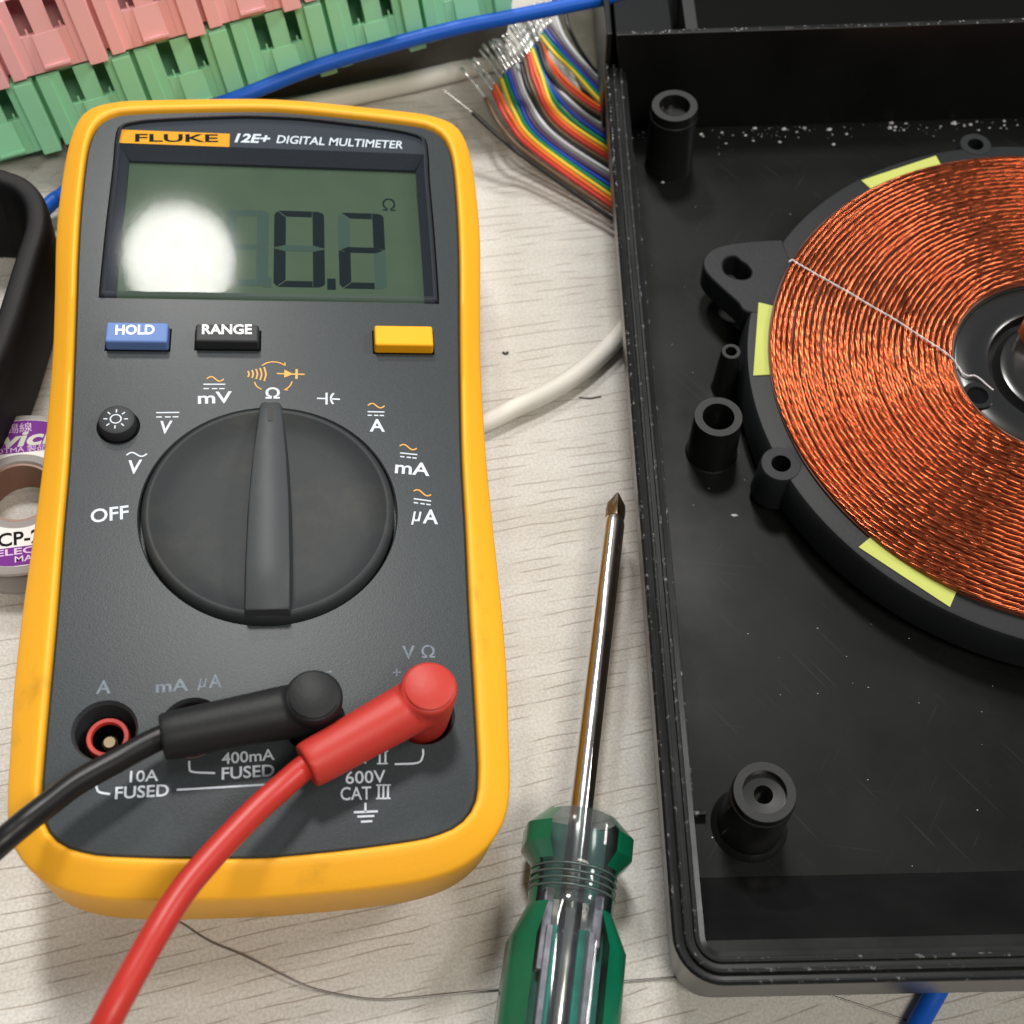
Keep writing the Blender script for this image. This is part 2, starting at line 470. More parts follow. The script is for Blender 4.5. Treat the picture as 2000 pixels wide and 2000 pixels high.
def offset(loop, d):                        # inward for positive d (loop runs anticlockwise)
    n = len(loop); out = []
    for i in range(n):
        a = Vector(loop[i - 1]); b = Vector(loop[(i + 1) % n])
        t = (b - a).normalized()
        out.append((loop[i][0] - t.y * d, loop[i][1] + t.x * d))
    return out

_dg = None
def glyphs(text, shear=0.0, weight=0.0):
    cu = bpy.data.curves.new('t', 'FONT')
    cu.body = text; cu.size = 1.0; cu.shear = shear; cu.offset = weight; cu.resolution_u = 3
    o = bpy.data.objects.new('t', cu); col.objects.link(o)
    dg = bpy.context.evaluated_depsgraph_get()
    me = bpy.data.meshes.new_from_object(o.evaluated_get(dg))
    vs_ = [tuple(q.co) for q in me.vertices]; fs = [tuple(q.vertices) for q in me.polygons]
    bpy.data.objects.remove(o); bpy.data.curves.remove(cu); bpy.data.meshes.remove(me)
    return vs_, fs

def put_text(mb, text, z, xl, yl, xr, yr, hpx, shear=0.0, weight=0.008, m=0, fr=P):
    # left and right ends at mid height and the height, measured in photograph pixels, set flat at height z
    A = fr(xl, yl, z); B = fr(xr, yr, z)
    mx, my = (xl + xr) / 2, (yl + yr) / 2
    h = (fr(mx, my - hpx / 2, z) - fr(mx, my + hpx / 2, z)).length
    place_text(mb, text, (A + B) / 2, (B - A).length, h, math.atan2(B.y - A.y, B.x - A.x), shear, weight, m)

def place_text(mb, text, ctr, wid, h, ang, shear=0.0, weight=0.008, m=0):
    vs_, fs = glyphs(text, shear, weight)
    xs = [q[0] for q in vs_]; ys = [q[1] for q in vs_]
    x0, x1, y0, y1 = min(xs), max(xs), min(ys), max(ys)
    ca, sa = math.cos(ang), math.sin(ang)
    out = []
    for q in vs_:
        x = ((q[0] - x0) / (x1 - x0) - 0.5) * wid; y = ((q[1] - y0) / (y1 - y0) - 0.5) * h
        out.append((ctr[0] + x * ca - y * sa, ctr[1] + x * sa + y * ca, ctr[2]))
    mb.add(out, fs, m)

def stroke(mb, pts, wpx, z, m=0, smooth=0, fr=P):
    p = [fr(x, y, z) for x, y in pts]
    if smooth: p = crv(p, smooth)
    ww = wpx / 9.2 / 2
    L = []; Rr = []
    for i in range(len(p)):
        t = (p[min(i + 1, len(p) - 1)] - p[max(i - 1, 0)]).normalized()
        nn = Vector((-t.y, t.x, 0)) * ww
        L.append(p[i] + nn); Rr.append(p[i] - nn)
    n = len(p)
    mb.add(L + Rr, [(i, n + i, n + i + 1, i + 1) for i in range(n - 1)], m)

def apply_bool(o, cutters):
    for c in cutters:
        q = o.modifiers.new('cut', 'BOOLEAN'); q.object = c; q.operation = 'DIFFERENCE'; q.solver = 'EXACT'
    dg = bpy.context.evaluated_depsgraph_get()
    me = bpy.data.meshes.new_from_object(o.evaluated_get(dg))
    old = o.data
    o.modifiers.clear(); o.data = me
    bpy.data.meshes.remove(old)
    for c in cutters:
        d = c.data; bpy.data.objects.remove(c); bpy.data.meshes.remove(d)

# ------------------------------------------------------------------ the desk
mb = MB(); mb.box(-900, 900, -600, 700, -25, 0)
o = mb.build('desk', DESK); o['kind'] = 'structure'

# ------------------------------------------------------------------ the multimeter
INNER = [(0, -75.6), (8, -75.3), (18, -74.7), (28.6, -73.7), (33, -72.7), (36.3, -71.3), (38.9, -68.8), (40.4, -65.6), (41.1, -60.6), (41.3, -56), (41.6, -42),
         (41.9, -25), (42.5, -6), (43, 14), (44.2, 37), (45.5, 58), (46.4, 72), (47.1, 88), (47.3, 105), (46.7, 113.5), (44.9, 119), (41.3, 122.2), (36, 123.5),
         (23.4, 124.9), (8.5, 126.2), (0, 126.6)]
OUTER = [(0, -82.0), (8, -81.8), (18.5, -81.4), (28.4, -80.5), (35.2, -78.8), (39.8, -76.4), (43.4, -73.2), (46.3, -68.6), (47.7, -62), (48.5, -50), (49.2, -38),
         (49.4, -22), (49.2, -4), (49.1, 12), (49.4, 28), (50.1, 46), (51.4, 64), (52.7, 80), (53.2, 92), (53.1, 108), (52.2, 119), (50.2, 126), (47, 129.3),
         (42, 131.2), (38, 132), (24, 133.4), (8.5, 134.7), (0, 135)]
LI, LO = half_to_loop(INNER), half_to_loop(OUTER)
def between(k): return [(a[0] + (b[0] - a[0]) * k, a[1] + (b[1] - a[1]) * k) for a, b in zip(LI, LO)]
meter = thing('multimeter', 'yellow and charcoal digital multimeter reading 0.2 on its display, lying on the desk', 'multimeter')
mb = MB()
rs = [(offset(LI, 0.05), 34.0), (LI, 37.5), (between(0.04), 38.1), (between(0.11), 38.4), (between(0.20), 38.2), (between(0.35), 37.5), (between(0.7), 35.7), (between(0.92), 34.5),
      (between(0.98), 34.0), (LO, 33.2), (offset(LO, 0.2), 30.5), (offset(LO, 0.8), 16.5), (offset(LO, 3.0), 14.2), (offset(LO, 13.5), 13.2), (offset(LO, 15), 0.0)]
mb.rings([[(x, y, z) for x, y in lp] for lp, z in rs], 0, False, True)
mb.build('holster', YEL, meter, 60)

ZF = 37.2
JX = ((-30.6, -49.2), (-14.2, -49.2), (9.2, -48.9), (31.0, -48.4))
WIN_L = [(192, 582), (206, 441), (219, 332), (223.5, 278), (230, 249.6), (245, 240), (297, 232), (406, 226.7), (480, 224.6)]
WIN = [P(x, y, ZF) for x, y in WIN_L]
WIN = [(-q.x, q.y) for q in WIN]
xw, yw = WIN[0]
WIN = [(x, yw) for x in (0, 8, 16, 24, 32, 37, 40, xw - 1.6)] + [(xw - 0.5, yw + 0.4), (xw, yw + 1.6)] + [q for q in WIN[1:] if q[0] > 3] + [(0, WIN[-1][1] + 0.15)]
LW = half_to_loop(WIN, 70)
YB, YT = min(q[1] for q in LW), max(q[1] for q in LW)
mb = MB()
mb.rings([[(x, y, z) for x, y in lp] for lp, z in ((offset(LI, 0.12), 20.0), (offset(LI, 0.12), ZF - 0.5), (offset(LI, 0.6), ZF))])
face = mb.build('face_panel', FACE, meter, 30)
cut = []
c = MB(); c.prism(LW, 26, 60); cut.append(c.build('cut', DARK))
c = MB(); c.lathe([(27.5, 33.5), (27.5, 36.8), (28.0, 37.6), (28.0, 50)], (0, 0), 96); cut.append(c.build('cut', DARK))
for jx, jy in JX:
    c = MB(); c.lathe([(5.7, 25), (5.7, 36.2), (6.9, 38.4)], (jx, jy), 48); cut.append(c.build('cut', DARK))
apply_bool(face, cut)
face.data.polygons.foreach_set('use_smooth', [True] * len(face.data.polygons)); face.data.set_sharp_from_angle(angle=R(28))

# window: bezel below the lens, liquid crystal screen, print band, clear lens
def yat(px, py, z): return P(px, py, z).y
y_band = yat(500, 289, 36.6); y_slope = yat(500, 321, 33.4); y_lcd = yat(500, 352, 32.4)
bez = MB()
LWi = offset(LW, 0.9)
def inset_band(y0, y1, z0, z1, grow=0.0):
    # full width strip of the recess between two heights
    def half(y):
        pts = [q for q in LWi if q[0] > 36 and q[1] > YB + 1.2]
        best = min(pts, key=lambda q: abs(q[1] - y)); return best[0]
    return half
hw = inset_band(0, 0, 0, 0)
# print band directly beneath the lens
top_pts = [q for q in LWi if q[1] > y_band]
rt = sorted([q for q in top_pts if q[0] >= 0], key=lambda q: q[1])
band_poly = [(-rt[0][0], y_band), (rt[0][0], y_band)] + rt + [(-q[0], q[1]) for q in reversed(rt) if q[0] > 0.01]
bez.prism(band_poly, 35.9, 36.6)
# slope from the print band down to the screen and the two side slopes
xb, xs = hw(y_band), hw(y_slope)
bez.add([(-xb, y_band, 36.6), (xb, y_band, 36.6), (xs - 2.6, y_slope, 33.2), (-xs + 2.6, y_slope, 33.2), (-xs + 2.6, y_slope, 31.5), (xs - 2.6, y_slope, 31.5)],
        [(0, 1, 2, 3), (3, 2, 5, 4)])
for s in (-1, 1):
    ys = [YB + 0.2 + (y_band - YB - 0.2) * i / 10 for i in range(11)]
    a = [(s * hw(y), y, 36.7) for y in ys]; b = [(s * (hw(y) - 2.3), y, 33.2) for y in ys]; d = [(s * (hw(y) - 2.3), y, 31.5) for y in ys]
    bez.add(a + b + d, [(i, i + 1, 12 + i, 11 + i) for i in range(10)] + [(11 + i, 12 + i, 23 + i, 22 + i) for i in range(10)])
bez.build('display_bezel', BEZ, meter, 30)
scr = MB(); scr.box(-xb + 1.2, xb - 1.2, YB + 0.3, y_slope + 3, 30.5, 32.4)
screen = scr.build('display_screen', LCD, meter, 0)
# digits
def seg7(mb, x0, x1, y0, y1, on, m_on, m_off, z):
    tv, th, g = 2.95, 2.3, 0.14
    ym = (y0 + y1) / 2; ch = 1.35
    polys = {
        'f': [(x0, ym + g), (x0, y1 - ch), (x0 + ch * 0.6, y1 - 0.25), (x0 + tv, y1 - th), (x0 + tv, ym + th / 2)],
        'b': [(x1, ym + g), (x1 - tv, ym + th / 2), (x1 - tv, y1), (x1 - ch, y1 - 0.1), (x1 - 0.35, y1 - 0.6), (x1, y1 - ch)],
        'e': [(x0, ym - g), (x0 + tv, ym - th / 2), (x0 + tv, y0 + th), (x0 + ch * 0.6, y0 + 0.25), (x0, y0 + ch)],
        'c': [(x1, ym - g), (x1, y0 + ch), (x1 - 0.35, y0 + 0.6), (x1 - ch, y0 + 0.1), (x1 - tv, y0), (x1 - tv, ym - th / 2)],
        'a': [(x0 + ch * 0.6 + 0.2, y1 - 0.05), (x0 + tv + 0.15, y1 - th + 0.25), (x1 - tv - g, y1 - th + 0.25), (x1 - tv - g, y1), (x0 + ch, y1)],
        'd': [(x0 + ch * 0.6 + 0.2, y0 + 0.05), (x0 + ch, y0), (x1 - tv - g, y0), (x1 - tv - g, y0 + th - 0.25), (x0 + tv + 0.15, y0 + th - 0.25)],
        'g': [(x0 + 0.5, ym), (x0 + tv * 0.8, ym + th * 0.42), (x1 - tv * 0.8, ym + th * 0.42), (x1 - 0.5, ym), (x1 - tv * 0.8, ym - th * 0.42), (x0 + tv * 0.8, ym - th * 0.42)]}
    for k, pl in polys.items():
        mb.add([(x, y, z) for x, y in pl], [tuple(range(len(pl)))], m_on if k in on else m_off)
dg_ = MB(); ZL = 32.45
A = P(536, 411, ZL); B = P(635, 562, ZL); seg7(dg_, A.x, B.x, B.y, A.y, 'abcdef', 0, 1, ZL)
A = P(660, 415, ZL); B = P(756, 565, ZL); seg7(dg_, A.x, B.x, B.y, A.y, 'abged', 0, 1, ZL)
A = P(441, 409, ZL); B = P(523, 559, ZL); seg7(dg_, A.x, B.x, B.y, A.y, '', 0, 1, ZL)
A = P(639, 544, ZL); B = P(656, 566, ZL); dg_.add([(A.x, B.y, ZL), (B.x, B.y, ZL), (B.x, A.y, ZL), (A.x, A.y, ZL)], [(0, 1, 2, 3)], 0)
A = P(514, 541, ZL); B = P(530, 561, ZL); dg_.add([(A.x, B.y, ZL + 0.02), (B.x, B.y, ZL + 0.02), (B.x, A.y, ZL + 0.02), (A.x, A.y, ZL + 0.02)], [(0, 1, 2, 3)], 1)
put_text(dg_, 'Ω', ZL, 747, 399, 772, 400, 24, 0, 0.0)
dg_.build('display_digits', [SEG, GHOST], screen, 0)
pl = MB()
A = P(226, 271, 36.65); B = P(448.5, 271, 36.65); yt = P(340, 257, 36.65).y; yb = P(340, 283, 36.65).y
xl_ = -hw((yt + yb) / 2) + 0.1
pl.add([(xl_ - 0.1, yb, 36.65), (B.x, yb, 36.65), (B.x, yt, 36.65), (xl_ + 0.3, yt, 36.65)], [(0, 1, 2, 3)], 0)
put_text(pl, 'FLUKE', 36.7, 264, 269, 426, 270, 15.5, 0, 0.022, 1)
brand = pl.build('name_plate', [PLATE, BLKINK], meter, 0)
pl = MB()
put_text(pl, '12E+', 36.65, 458, 269, 528, 271, 17.5, 0.25, 0.03)
put_text(pl, 'DIGITAL MULTIMETER', 36.65, 540, 271.5, 786, 283, 15.5, 0.18, 0.012)
pl.build('window_lettering', WHITE, brand, 0)
ln = MB()
L0, L1 = offset(LW, 0.75), offset(LW, 1.5)
ln.rings([[(x, y, z) for x, y in lp] for lp, z in ((offset(LW, 0.45), 36.9), (offset(LW, 0.45), 37.6), (offset(LW, 0.8), 38.0), (L1, 38.2))], 1, False, False)
ln.add([(x, y, 38.2) for x, y in L1], [tuple(range(len(L1)))], 0)
weld(ln)
ln.build('display_window', [LENS, glassy('window_edge_plastic', (0.75, 0.78, 0.80), 0.16, 1.0, 0.75, (0.10, 0.11, 0.13))], meter, 14)

# push buttons
def button(name, px0, px1, ptop, pbot, m, text=None, tb=None, lab=None):
    zt = ZF + 3.0
    x0 = P(px0, pbot, ZF).x; x1 = P(px1, pbot, ZF).x
    yb_ = P((px0 + px1) / 2, pbot, ZF).y; yt_ = P((px0 + px1) / 2, ptop, zt).y
    well = MB(); well.box(x0 - 0.35, x1 + 0.35, yb_ - 0.35, yt_ + 0.45, ZF - 0.4, ZF + 0.04)
    mb = MB()
    q = [((x0, yb_), ZF - 0.3), ((x0, yb_), zt - 0.2), ((x0 + 0.15, yb_ + 0.15), zt)]
    mb.rings([[(x0 + d, yb_ + d, z), (x1 - d, yb_ + d, z), (x1 - d, yt_ - d, z), (x0 + d, yt_ - d, z)] for d, z in ((0, ZF - 0.3), (0.12, zt))])
    b_ = mb.build(name, m, meter, 30, 0.55, 3)
    if lab: b_['label'] = lab
    well.build('button_surround', DARK, b_, 0)
    if text:
        t = MB(); put_text(t, text, zt + 0.03, *tb, weight=0.028); t.build('button_lettering', mat('button_ink', (0.85, 0.87, 0.9), 0.5), b_, 0)
button('push_button', 207, 330, 628, 684, BTNB, 'HOLD', (225.5, 644, 302, 643.5, 19.5), 'blue push button lettered HOLD')
button('push_button', 382, 507, 632, 683, BTNK, 'RANGE', (394.5, 643, 492, 643, 19.5), 'black push button lettered RANGE')
button('push_button', 731, 846, 634.5, 690, BTNY, None, None, 'orange unlettered push button')
bc = P(230, 828, ZF + 1.0)
mb = MB(); mb.lathe([(4.05, ZF - 0.2), (4.0, ZF + 2.2), (3.75, ZF + 2.75), (3.1, ZF + 2.95)], (bc.x, bc.y), 40)
bl = mb.build('backlight_button', BTNK, meter, 40)
mb = MB(); mb.lathe([(4.7, ZF + 0.03), (4.05, ZF + 0.05)], (bc.x, bc.y), 40, 0, False, False); mb.build('button_surround', DARK, bl, 0)
mb = MB(); zc = ZF + 2.99
sc0 = P(226, 818, zc)
ring = [(sc0.x + 1.0 * math.cos(a), sc0.y + 1.0 * math.sin(a), zc) for a in [2 * math.pi * i / 24 for i in range(24)]]
ring2 = [(sc0.x + 1.28 * math.cos(a), sc0.y + 1.28 * math.sin(a), zc) for a in [2 * math.pi * i / 24 for i in range(24)]]
mb.add(ring + ring2, [(i, (i + 1) % 24, 24 + (i + 1) % 24, 24 + i) for i in range(24)])
for k in range(8):
    a = k * math.pi / 4; d = Vector((math.cos(a), math.sin(a), 0)); n_ = Vector((-d.y, d.x, 0)) * 0.14
    p0 = Vector((sc0.x, sc0.y, zc)) + d * 1.75; p1 = p0 + d * 0.85
    mb.add([p0 - n_, p1 - n_, p1 + n_, p0 + n_], [(0, 1, 2, 3)])
mb.build('sun_symbol', WHITE, bl, 0)

# rotary knob
mb = MB()
prof = [(26.9, 33.6), (26.9, 37.6), (26.2, 38.7), (25.5, 38.95), (25.0, 38.7), (23.5, 37.9), (20.5, 37.1), (16, 36.6), (10, 36.3), (5, 36.2), (0.5, 36.2)]
mb.lathe(prof, (0, 0), 96, 0, True, True)
knob = mb.build('rotary_knob', KNOB, meter, 50)
mb = MB()
rs = []
for y, hwid, zt in ((-26.1, 4.25, 41.6), (-25.6, 4.4, 42.0), (-15, 4.4, 42.4), (0, 4.1, 42.3), (12, 3.5, 41.5), (20, 2.85, 40.5), (25, 2.45, 39.8), (27.4, 2.15, 39.3), (27.9, 1.9, 39.0)):
    rs.append([(-hwid - 0.75, y, 35.5), (-hwid - 0.5, y, 37.5), (-hwid, y, zt - 0.25), (-hwid + 0.3, y, zt), (hwid - 0.3, y, zt), (hwid, y, zt - 0.25), (hwid + 0.5, y, 37.5), (hwid + 0.75, y, 35.5)])
mb.rings(rs)
bar = mb.build('knob_grip', WORN, knob, 40)
mb = MB()
pts = []
for i in range(24):
    a = 2 * math.pi * i / 24
    pts.append((0.62 * math.cos(a), 24.1 + 0.62 * math.sin(a) + (1.75 if math.sin(a) > 0 else -1.75)))
mb.add([(x, y, 40.5 - (y - 20) * 0.14 + 0.12) for x, y in pts], [tuple(range(24))])
mb.build('pointer_mark', mat('faded_pointer', (0.014, 0.014, 0.014), 0.6), bar, 0)

# sockets
for i, (jx, jy) in enumerate(JX):
    mb = MB()
    m_ = BLKP if i == 2 else REDP
    mb.lathe([(4.1, 25.5), (4.1, 33.3), (3.9, 33.6), (3.2, 33.6), (3.0, 33.3), (3.0, 32.6)], (jx, jy), 40, 0, False, False)
    mb.lathe([(3.0, 32.6), (2.9, 26.5)], (jx, jy), 40, 1, False, True)
    j = mb.build('socket', [m_, DARK], meter, 40)
    mb = MB(); mb.lathe([(1.5, 26), (1.5, 30.5), (1.1, 31.0)], (jx, jy), 20)
    mb.build('contact', mat('brass_contact', (0.25, 0.20, 0.12), 0.5, metal=0.7), j, 40)

# lettering printed on the face
tx = MB(); oc = MB(); ZT = ZF + 0.06
def dc(xa, ya, xb_, yb_, dashed_dy=8.5):
    stroke(tx, [(xa, ya), (xb_, yb_)], 3.0, ZT)
    for k in range(3):
        a = k / 3 + (0.0 if k == 0 else 0.05); b_ = a + 0.25
        stroke(tx, [(xa + (xb_ - xa) * a, ya + (yb_ - ya) * a + dashed_dy), (xa + (xb_ - xa) * b_, ya + (yb_ - ya) * b_ + dashed_dy)], 3.0, ZT)
def wave(mb, xa, ya, xb_, yb_, amp, wpx=3.0):
    pts = []
    for i in range(17):
        t = i / 16
        pts.append((xa + (xb_ - xa) * t, ya + (yb_ - ya) * t - amp * math.sin(2 * math.pi * t)))
    stroke(mb, pts, wpx, ZT)
put_text(tx, 'mV', ZT, 386.5, 777.5, 453, 775.5, 23, 0.0, 0.018)
wave(oc, 404, 740, 437, 740, 4.5); dc(397.5, 750.5, 440, 750.5)
put_text(tx, 'V', ZT, 313, 834.7, 337, 834, 25, 0.12, 0.018); dc(305, 806, 350, 805.5)
put_text(tx, 'V', ZT, 251, 912.5, 278, 911, 27, 0.12, 0.018); wave(tx, 247, 889, 287, 886, 4.5, 3.2)
put_text(tx, 'OFF', ZT, 177, 1008.5, 252, 999.5, 27, 0.05, 0.016)
put_text(tx, 'Ω', ZT, 518.5, 767.5, 546.5, 767.5, 22, 0.0, 0.02)
stroke(tx, [(619, 778), (637.5, 778.5)], 3.6, ZT); stroke(tx, [(637.8, 767), (637.8, 790)], 4.5, ZT)
stroke(tx, [(652, 768), (647.5, 773), (646.5, 779), (648, 785), (651, 789)], 4.2, ZT, 0, 4); stroke(tx, [(647, 779), (664, 779.8)], 3.6, ZT)
put_text(tx, 'A', ZT, 722, 830.5, 751.5, 831, 24.5, 0.0, 0.018); wave(oc, 718.6, 791.8, 751, 792.6, 4.2); dc(718, 804, 751, 804.6, 7)
put_text(tx, 'mA', ZT, 772, 911.5, 839.5, 917.5, 25, 0.0, 0.018); wave(oc, 780.5, 871, 814, 875.5, 4.0); dc(781.5, 884.5, 815, 888, 7)
put_text(tx, 'A', ZT, 826, 1008, 856, 1010, 28, 0.0, 0.018); put_text(tx, 'µ', ZT, 803.5, 1011.5, 823, 1012.5, 26, 0.2, 0.005)
wave(oc, 808, 959, 842, 966, 4.0); dc(808, 974, 842, 978.6, 7.5)
for k in range(5):                          # beeper
    x = 485 + k * 7.9; h = 6 + k * 1.9
    stroke(oc, [(x - 0.8, 730.5 - h), (x + 1.4 + k * 0.3, 730.5), (x - 0.6, 730.5 + h)], 3.4, ZT, 0, 5)
stroke(oc, [(540.5, 729.5), (595, 731.2)], 3.4, ZT); stroke(oc, [(579.5, 721), (579, 740)], 5.0, ZT)
a_, b_, c_ = P(555.5, 722, ZT + 0.01), P(555, 737.5, ZT + 0.01), P(573, 730.5, ZT + 0.01); oc.add([a_, b_, c_], [(0, 1, 2)])
stroke(oc, [(511.5, 713.8), (522, 708.5), (534, 706.7), (546, 708.5), (556.7, 713.8)], 2.6, ZT, 0, 4); stroke(oc, [(556.7, 714.5), (556.2, 708)], 2.6, ZT)
stroke(oc, [(497, 746), (501, 754), (510.5, 760.5)], 2.6, ZT, 0, 4)
stroke(oc, [(570.5, 745), (566, 754), (556, 761.4)], 2.6, ZT, 0, 4); stroke(oc, [(554.5, 761), (562, 761.8)], 2.6, ZT)
put_text(tx, 'A', ZT, 188, 1342.5, 216.5, 1341, 26, 0, 0.02, 1)
put_text(tx, 'mA', ZT, 304.5, 1341, 368, 1337, 24.5, 0, 0.02, 1); put_text(tx, 'A', ZT, 408, 1331, 433, 1329.5, 26, 0, 0.02, 1); put_text(tx, 'µ', ZT, 386, 1337.5, 404, 1337, 24, 0.2, 0.0, 1)
put_text(tx, '10A', ZT, 253.6, 1517, 309.5, 1514, 22.5, 0, 0.012); put_text(tx, 'FUSED', ZT, 225, 1549, 330, 1543, 24, 0, 0.016)
stroke(tx, [(345, 1542.6), (526, 1532)], 3.6, ZT)
stroke(tx, [(188, 1524), (188.5, 1537), (194, 1547), (215, 1551)], 3.6, ZT, 0, 5)
put_text(tx, '400mA', ZT, 433, 1482, 536, 1473, 22.5, 0, 0.012); put_text(tx, 'FUSED', ZT, 433, 1511, 536, 1504, 24, 0, 0.016)
stroke(tx, [(369.5, 1486), (370, 1498), (376, 1507.5), (420, 1510)], 3.6, ZT, 0, 5)
put_text(tx, 'V', ZT, 786.5, 1275, 810.5, 1274, 26, 0.05, 0.015, 1); put_text(tx, 'Ω', ZT, 823, 1272.6, 849, 1272, 25, 0, 0.01, 1)
stroke(tx, [(767, 1314), (783, 1313)], 3.0, ZT, 1); stroke(tx, [(775, 1306), (775, 1321)], 3.0, ZT, 1); stroke(tx, [(632, 1313), (648, 1312)], 3.0, ZT, 1)
put_text(tx, 'CAT', ZT, 665, 1481.5, 722, 1480, 23, 0, 0.016)
put_text(tx, '600V', ZT, 675, 1519, 753, 1516, 25, 0, 0.008)
put_text(tx, 'CAT', ZT, 665, 1550.5, 725, 1548.5, 26, 0, 0.008)
for xs_, y_, h_ in (((742, 753), 1479.5, 12), ((740, 749, 758), 1546.5, 13)):
    for x in xs_: stroke(tx, [(x, y_ - h_), (x - 0.5, y_ + h_)], 3.4, ZT)
    stroke(tx, [(xs_[0] - 5, y_ - h_), (xs_[-1] + 5, y_ - h_ - 0.3)], 2.6, ZT); stroke(tx, [(xs_[0] - 5.5, y_ + h_), (xs_[-1] + 4.5, y_ + h_ - 0.3)], 2.6, ZT)
stroke(tx, [(713.8, 1568), (713.8, 1586)], 3.6, ZT); stroke(tx, [(691, 1586.5), (738, 1584.5)], 3.8, ZT)
stroke(tx, [(698, 1595), (731, 1593.5)], 3.6, ZT); stroke(tx, [(705, 1605), (727, 1603.7)], 3.6, ZT)
stroke(tx, [(826.5, 1463), (825.5, 1478), (815, 1490), (771, 1492.5)], 3.6, ZT, 0, 5)
tx.build('printed_lettering', [WHITE, GLARED], face, 0)
oc.build('printed_symbols', OCHRE, face, 0)

# ------------------------------------------------------------------ test leads plugged into the meter
def lead(label, socket, cap_px, boot_px, boot_z, cable, mplug, mcable, r_cable, cabz):
    t = thing('test_lead', label, 'test lead', (socket[0], socket[1], 0), 'test leads plugged into the multimeter')
    base = Vector((socket[0], socket[1], 0))
    E_ = P(boot_px[0], boot_px[1], boot_z)
    mb = MB()
    zc_ = boot_z + 0.4
    mb.lathe([(2.9, 33.0), (5.0, 35.0), (5.25, 40), (5.5, zc_ + 3.4), (5.5, zc_ + 4.9), (5.15, zc_ + 5.5), (3.0, zc_ + 5.7)], (0, 0), 40)
    d = (E_ - base); d.z = 0
    ax = [Vector((0, 0, zc_)) + Vector((d.x * k, d.y * k, (E_.z - zc_) * k)) for k in (0, 0.2, 0.45, 0.7, 0.93, 1.0)]
    rr = [5.2, 5.15, 4.95, 4.75, 4.55, 4.35]
    mb.tube(ax, lambda i: rr[i], 28)
    pg = mb.build('plug', mplug, t, 180, 0, 2, 0.42)
    rg = MB()                                # thin disc on top of the elbow
    rg.lathe([(4.75, zc_ + 5.5), (4.75, zc_ + 5.95), (4.5, zc_ + 6.1), (0.5, zc_ + 6.15)], (0, 0), 40)
    rg.build('plug_cap', mplug, pg, 40)
    pts = [E_ - base - d.normalized() * -0.0]
    path = [ax[-1] - d.normalized() * 6, ax[-1]] + [P(x, y, z) - base for (x, y), z in zip(cable, cabz)]
    mb = MB(); mb.tube(crv(path, 10), r_cable, 18); mb.build('cable', mcable, t, 180)
    return t
lead('black test lead whose angled plug sits in the third socket of the multimeter', JX[2], None, (316, 1440), 44.5,
     [(232, 1484), (150, 1529), (95, 1570), (40, 1613), (-20, 1665), (-120, 1760), (-260, 1900)], BLKP, BLKC, 2.3, [46, 47, 47.5, 48, 47, 40, 25])
lead('red test lead whose angled plug sits in the rightmost socket of the multimeter', JX[3], None, (598, 1497), 45.5,
     [(545, 1542), (492, 1590), (414, 1672), (352, 1747), (290, 1847), (207, 2000), (130, 2160)], REDP, REDC, 2.45, [47, 48, 49, 50, 51, 50, 40])

# ------------------------------------------------------------------ screwdriver
t0 = P(1206.5, 963, 12); t1 = P(1136, 1577, 12)
yv = (t1 - t0).normalized(); xv = yv.cross(Vector((0, 0, 1))).normalized() * -1
zv = xv.cross(yv)
if zv.z < 0: xv, zv = -xv, -zv
Ls = (t1 - t0).length
mt = Matrix(((xv.x, yv.x, zv.x, t1.x * U), (xv.y, yv.y, zv.y, t1.y * U), (xv.z, yv.z, zv.z, t1.z * U), (0, 0, 0, 1)))
sd = thing('screwdriver', 'cross-head screwdriver with green and clear handle lying beside the black housing', 'screwdriver', mtx=mt)
mb = MB()
mb.tube([(0, y, 0) for y in (-Ls + 7.5, -Ls + 9.5, -40, 0, 46, 48)], lambda i: (2.2, 2.62, 2.62, 2.62, 2.62, 1.6)[i], 32)
blade = mb.build('shaft', STEEL, sd, 40)
mb = MB()                                    # cross tip: four flutes
rs = []
for y, r, fl in ((-Ls, 0.35, 0.8), (-Ls + 1.2, 1.0, 0.6), (-Ls + 3.4, 2.3, 0.5), (-Ls + 5.5, 2.5, 0.75), (-Ls + 7.7, 2.45, 0.98)):
    rs.append([(r * (fl if k % 4 == 2 else (1 - (1 - fl) * 0.5 if k % 2 else 1)) * math.cos(k * math.pi / 8), y, r * (fl if k % 4 == 2 else (1 - (1 - fl) * 0.5 if k % 2 else 1)) * math.sin(k * math.pi / 8)) for k in range(16)])
mb.rings(rs)
mb.build('cross_tip', TIP, blade, 30)
SH0 = 2.3
PROF = [(0, 7.9, 0), (0.6, 8.4, 0), (4.3, 11.5, 1), (8.6, 11.5, 1), (11.6, 9.3, 0.3), (12.4, 9.1, 0), (12.6, 8.8, 0), (13.1, 8.8, 0), (13.3, 9.15, 0), (14.1, 9.15, 0), (14.3, 8.8, 0), (14.8, 8.8, 0), (15.0, 9.15, 0),
        (15.8, 9.15, 0), (16.0, 8.8, 0), (16.5, 8.8, 0), (16.7, 9.1, 0), (18.5, 9.0, 0), (20.5, 9.0, 0.2), (28, 12.0, 1), (60, 12.2, 1), (95, 11.8, 1), (104, 9.0, 0.5), (106, 5, 0)]
PROF = [(a + SH0, b, c) for a, b, c in PROF]
def hsec(r, k, n=48):
    out = []
    for i in range(n):
        a = 2 * math.pi * i / n
        b_ = (a + math.pi / 8) % (math.pi / 4) - math.pi / 8
        rad = r * (1 - k) + k * min(r / math.cos(b_), r * 1.055)
        out.append((rad * math.cos(a), rad * math.sin(a)))
    return out
gm, cm = MB(), MB()
NS = 48
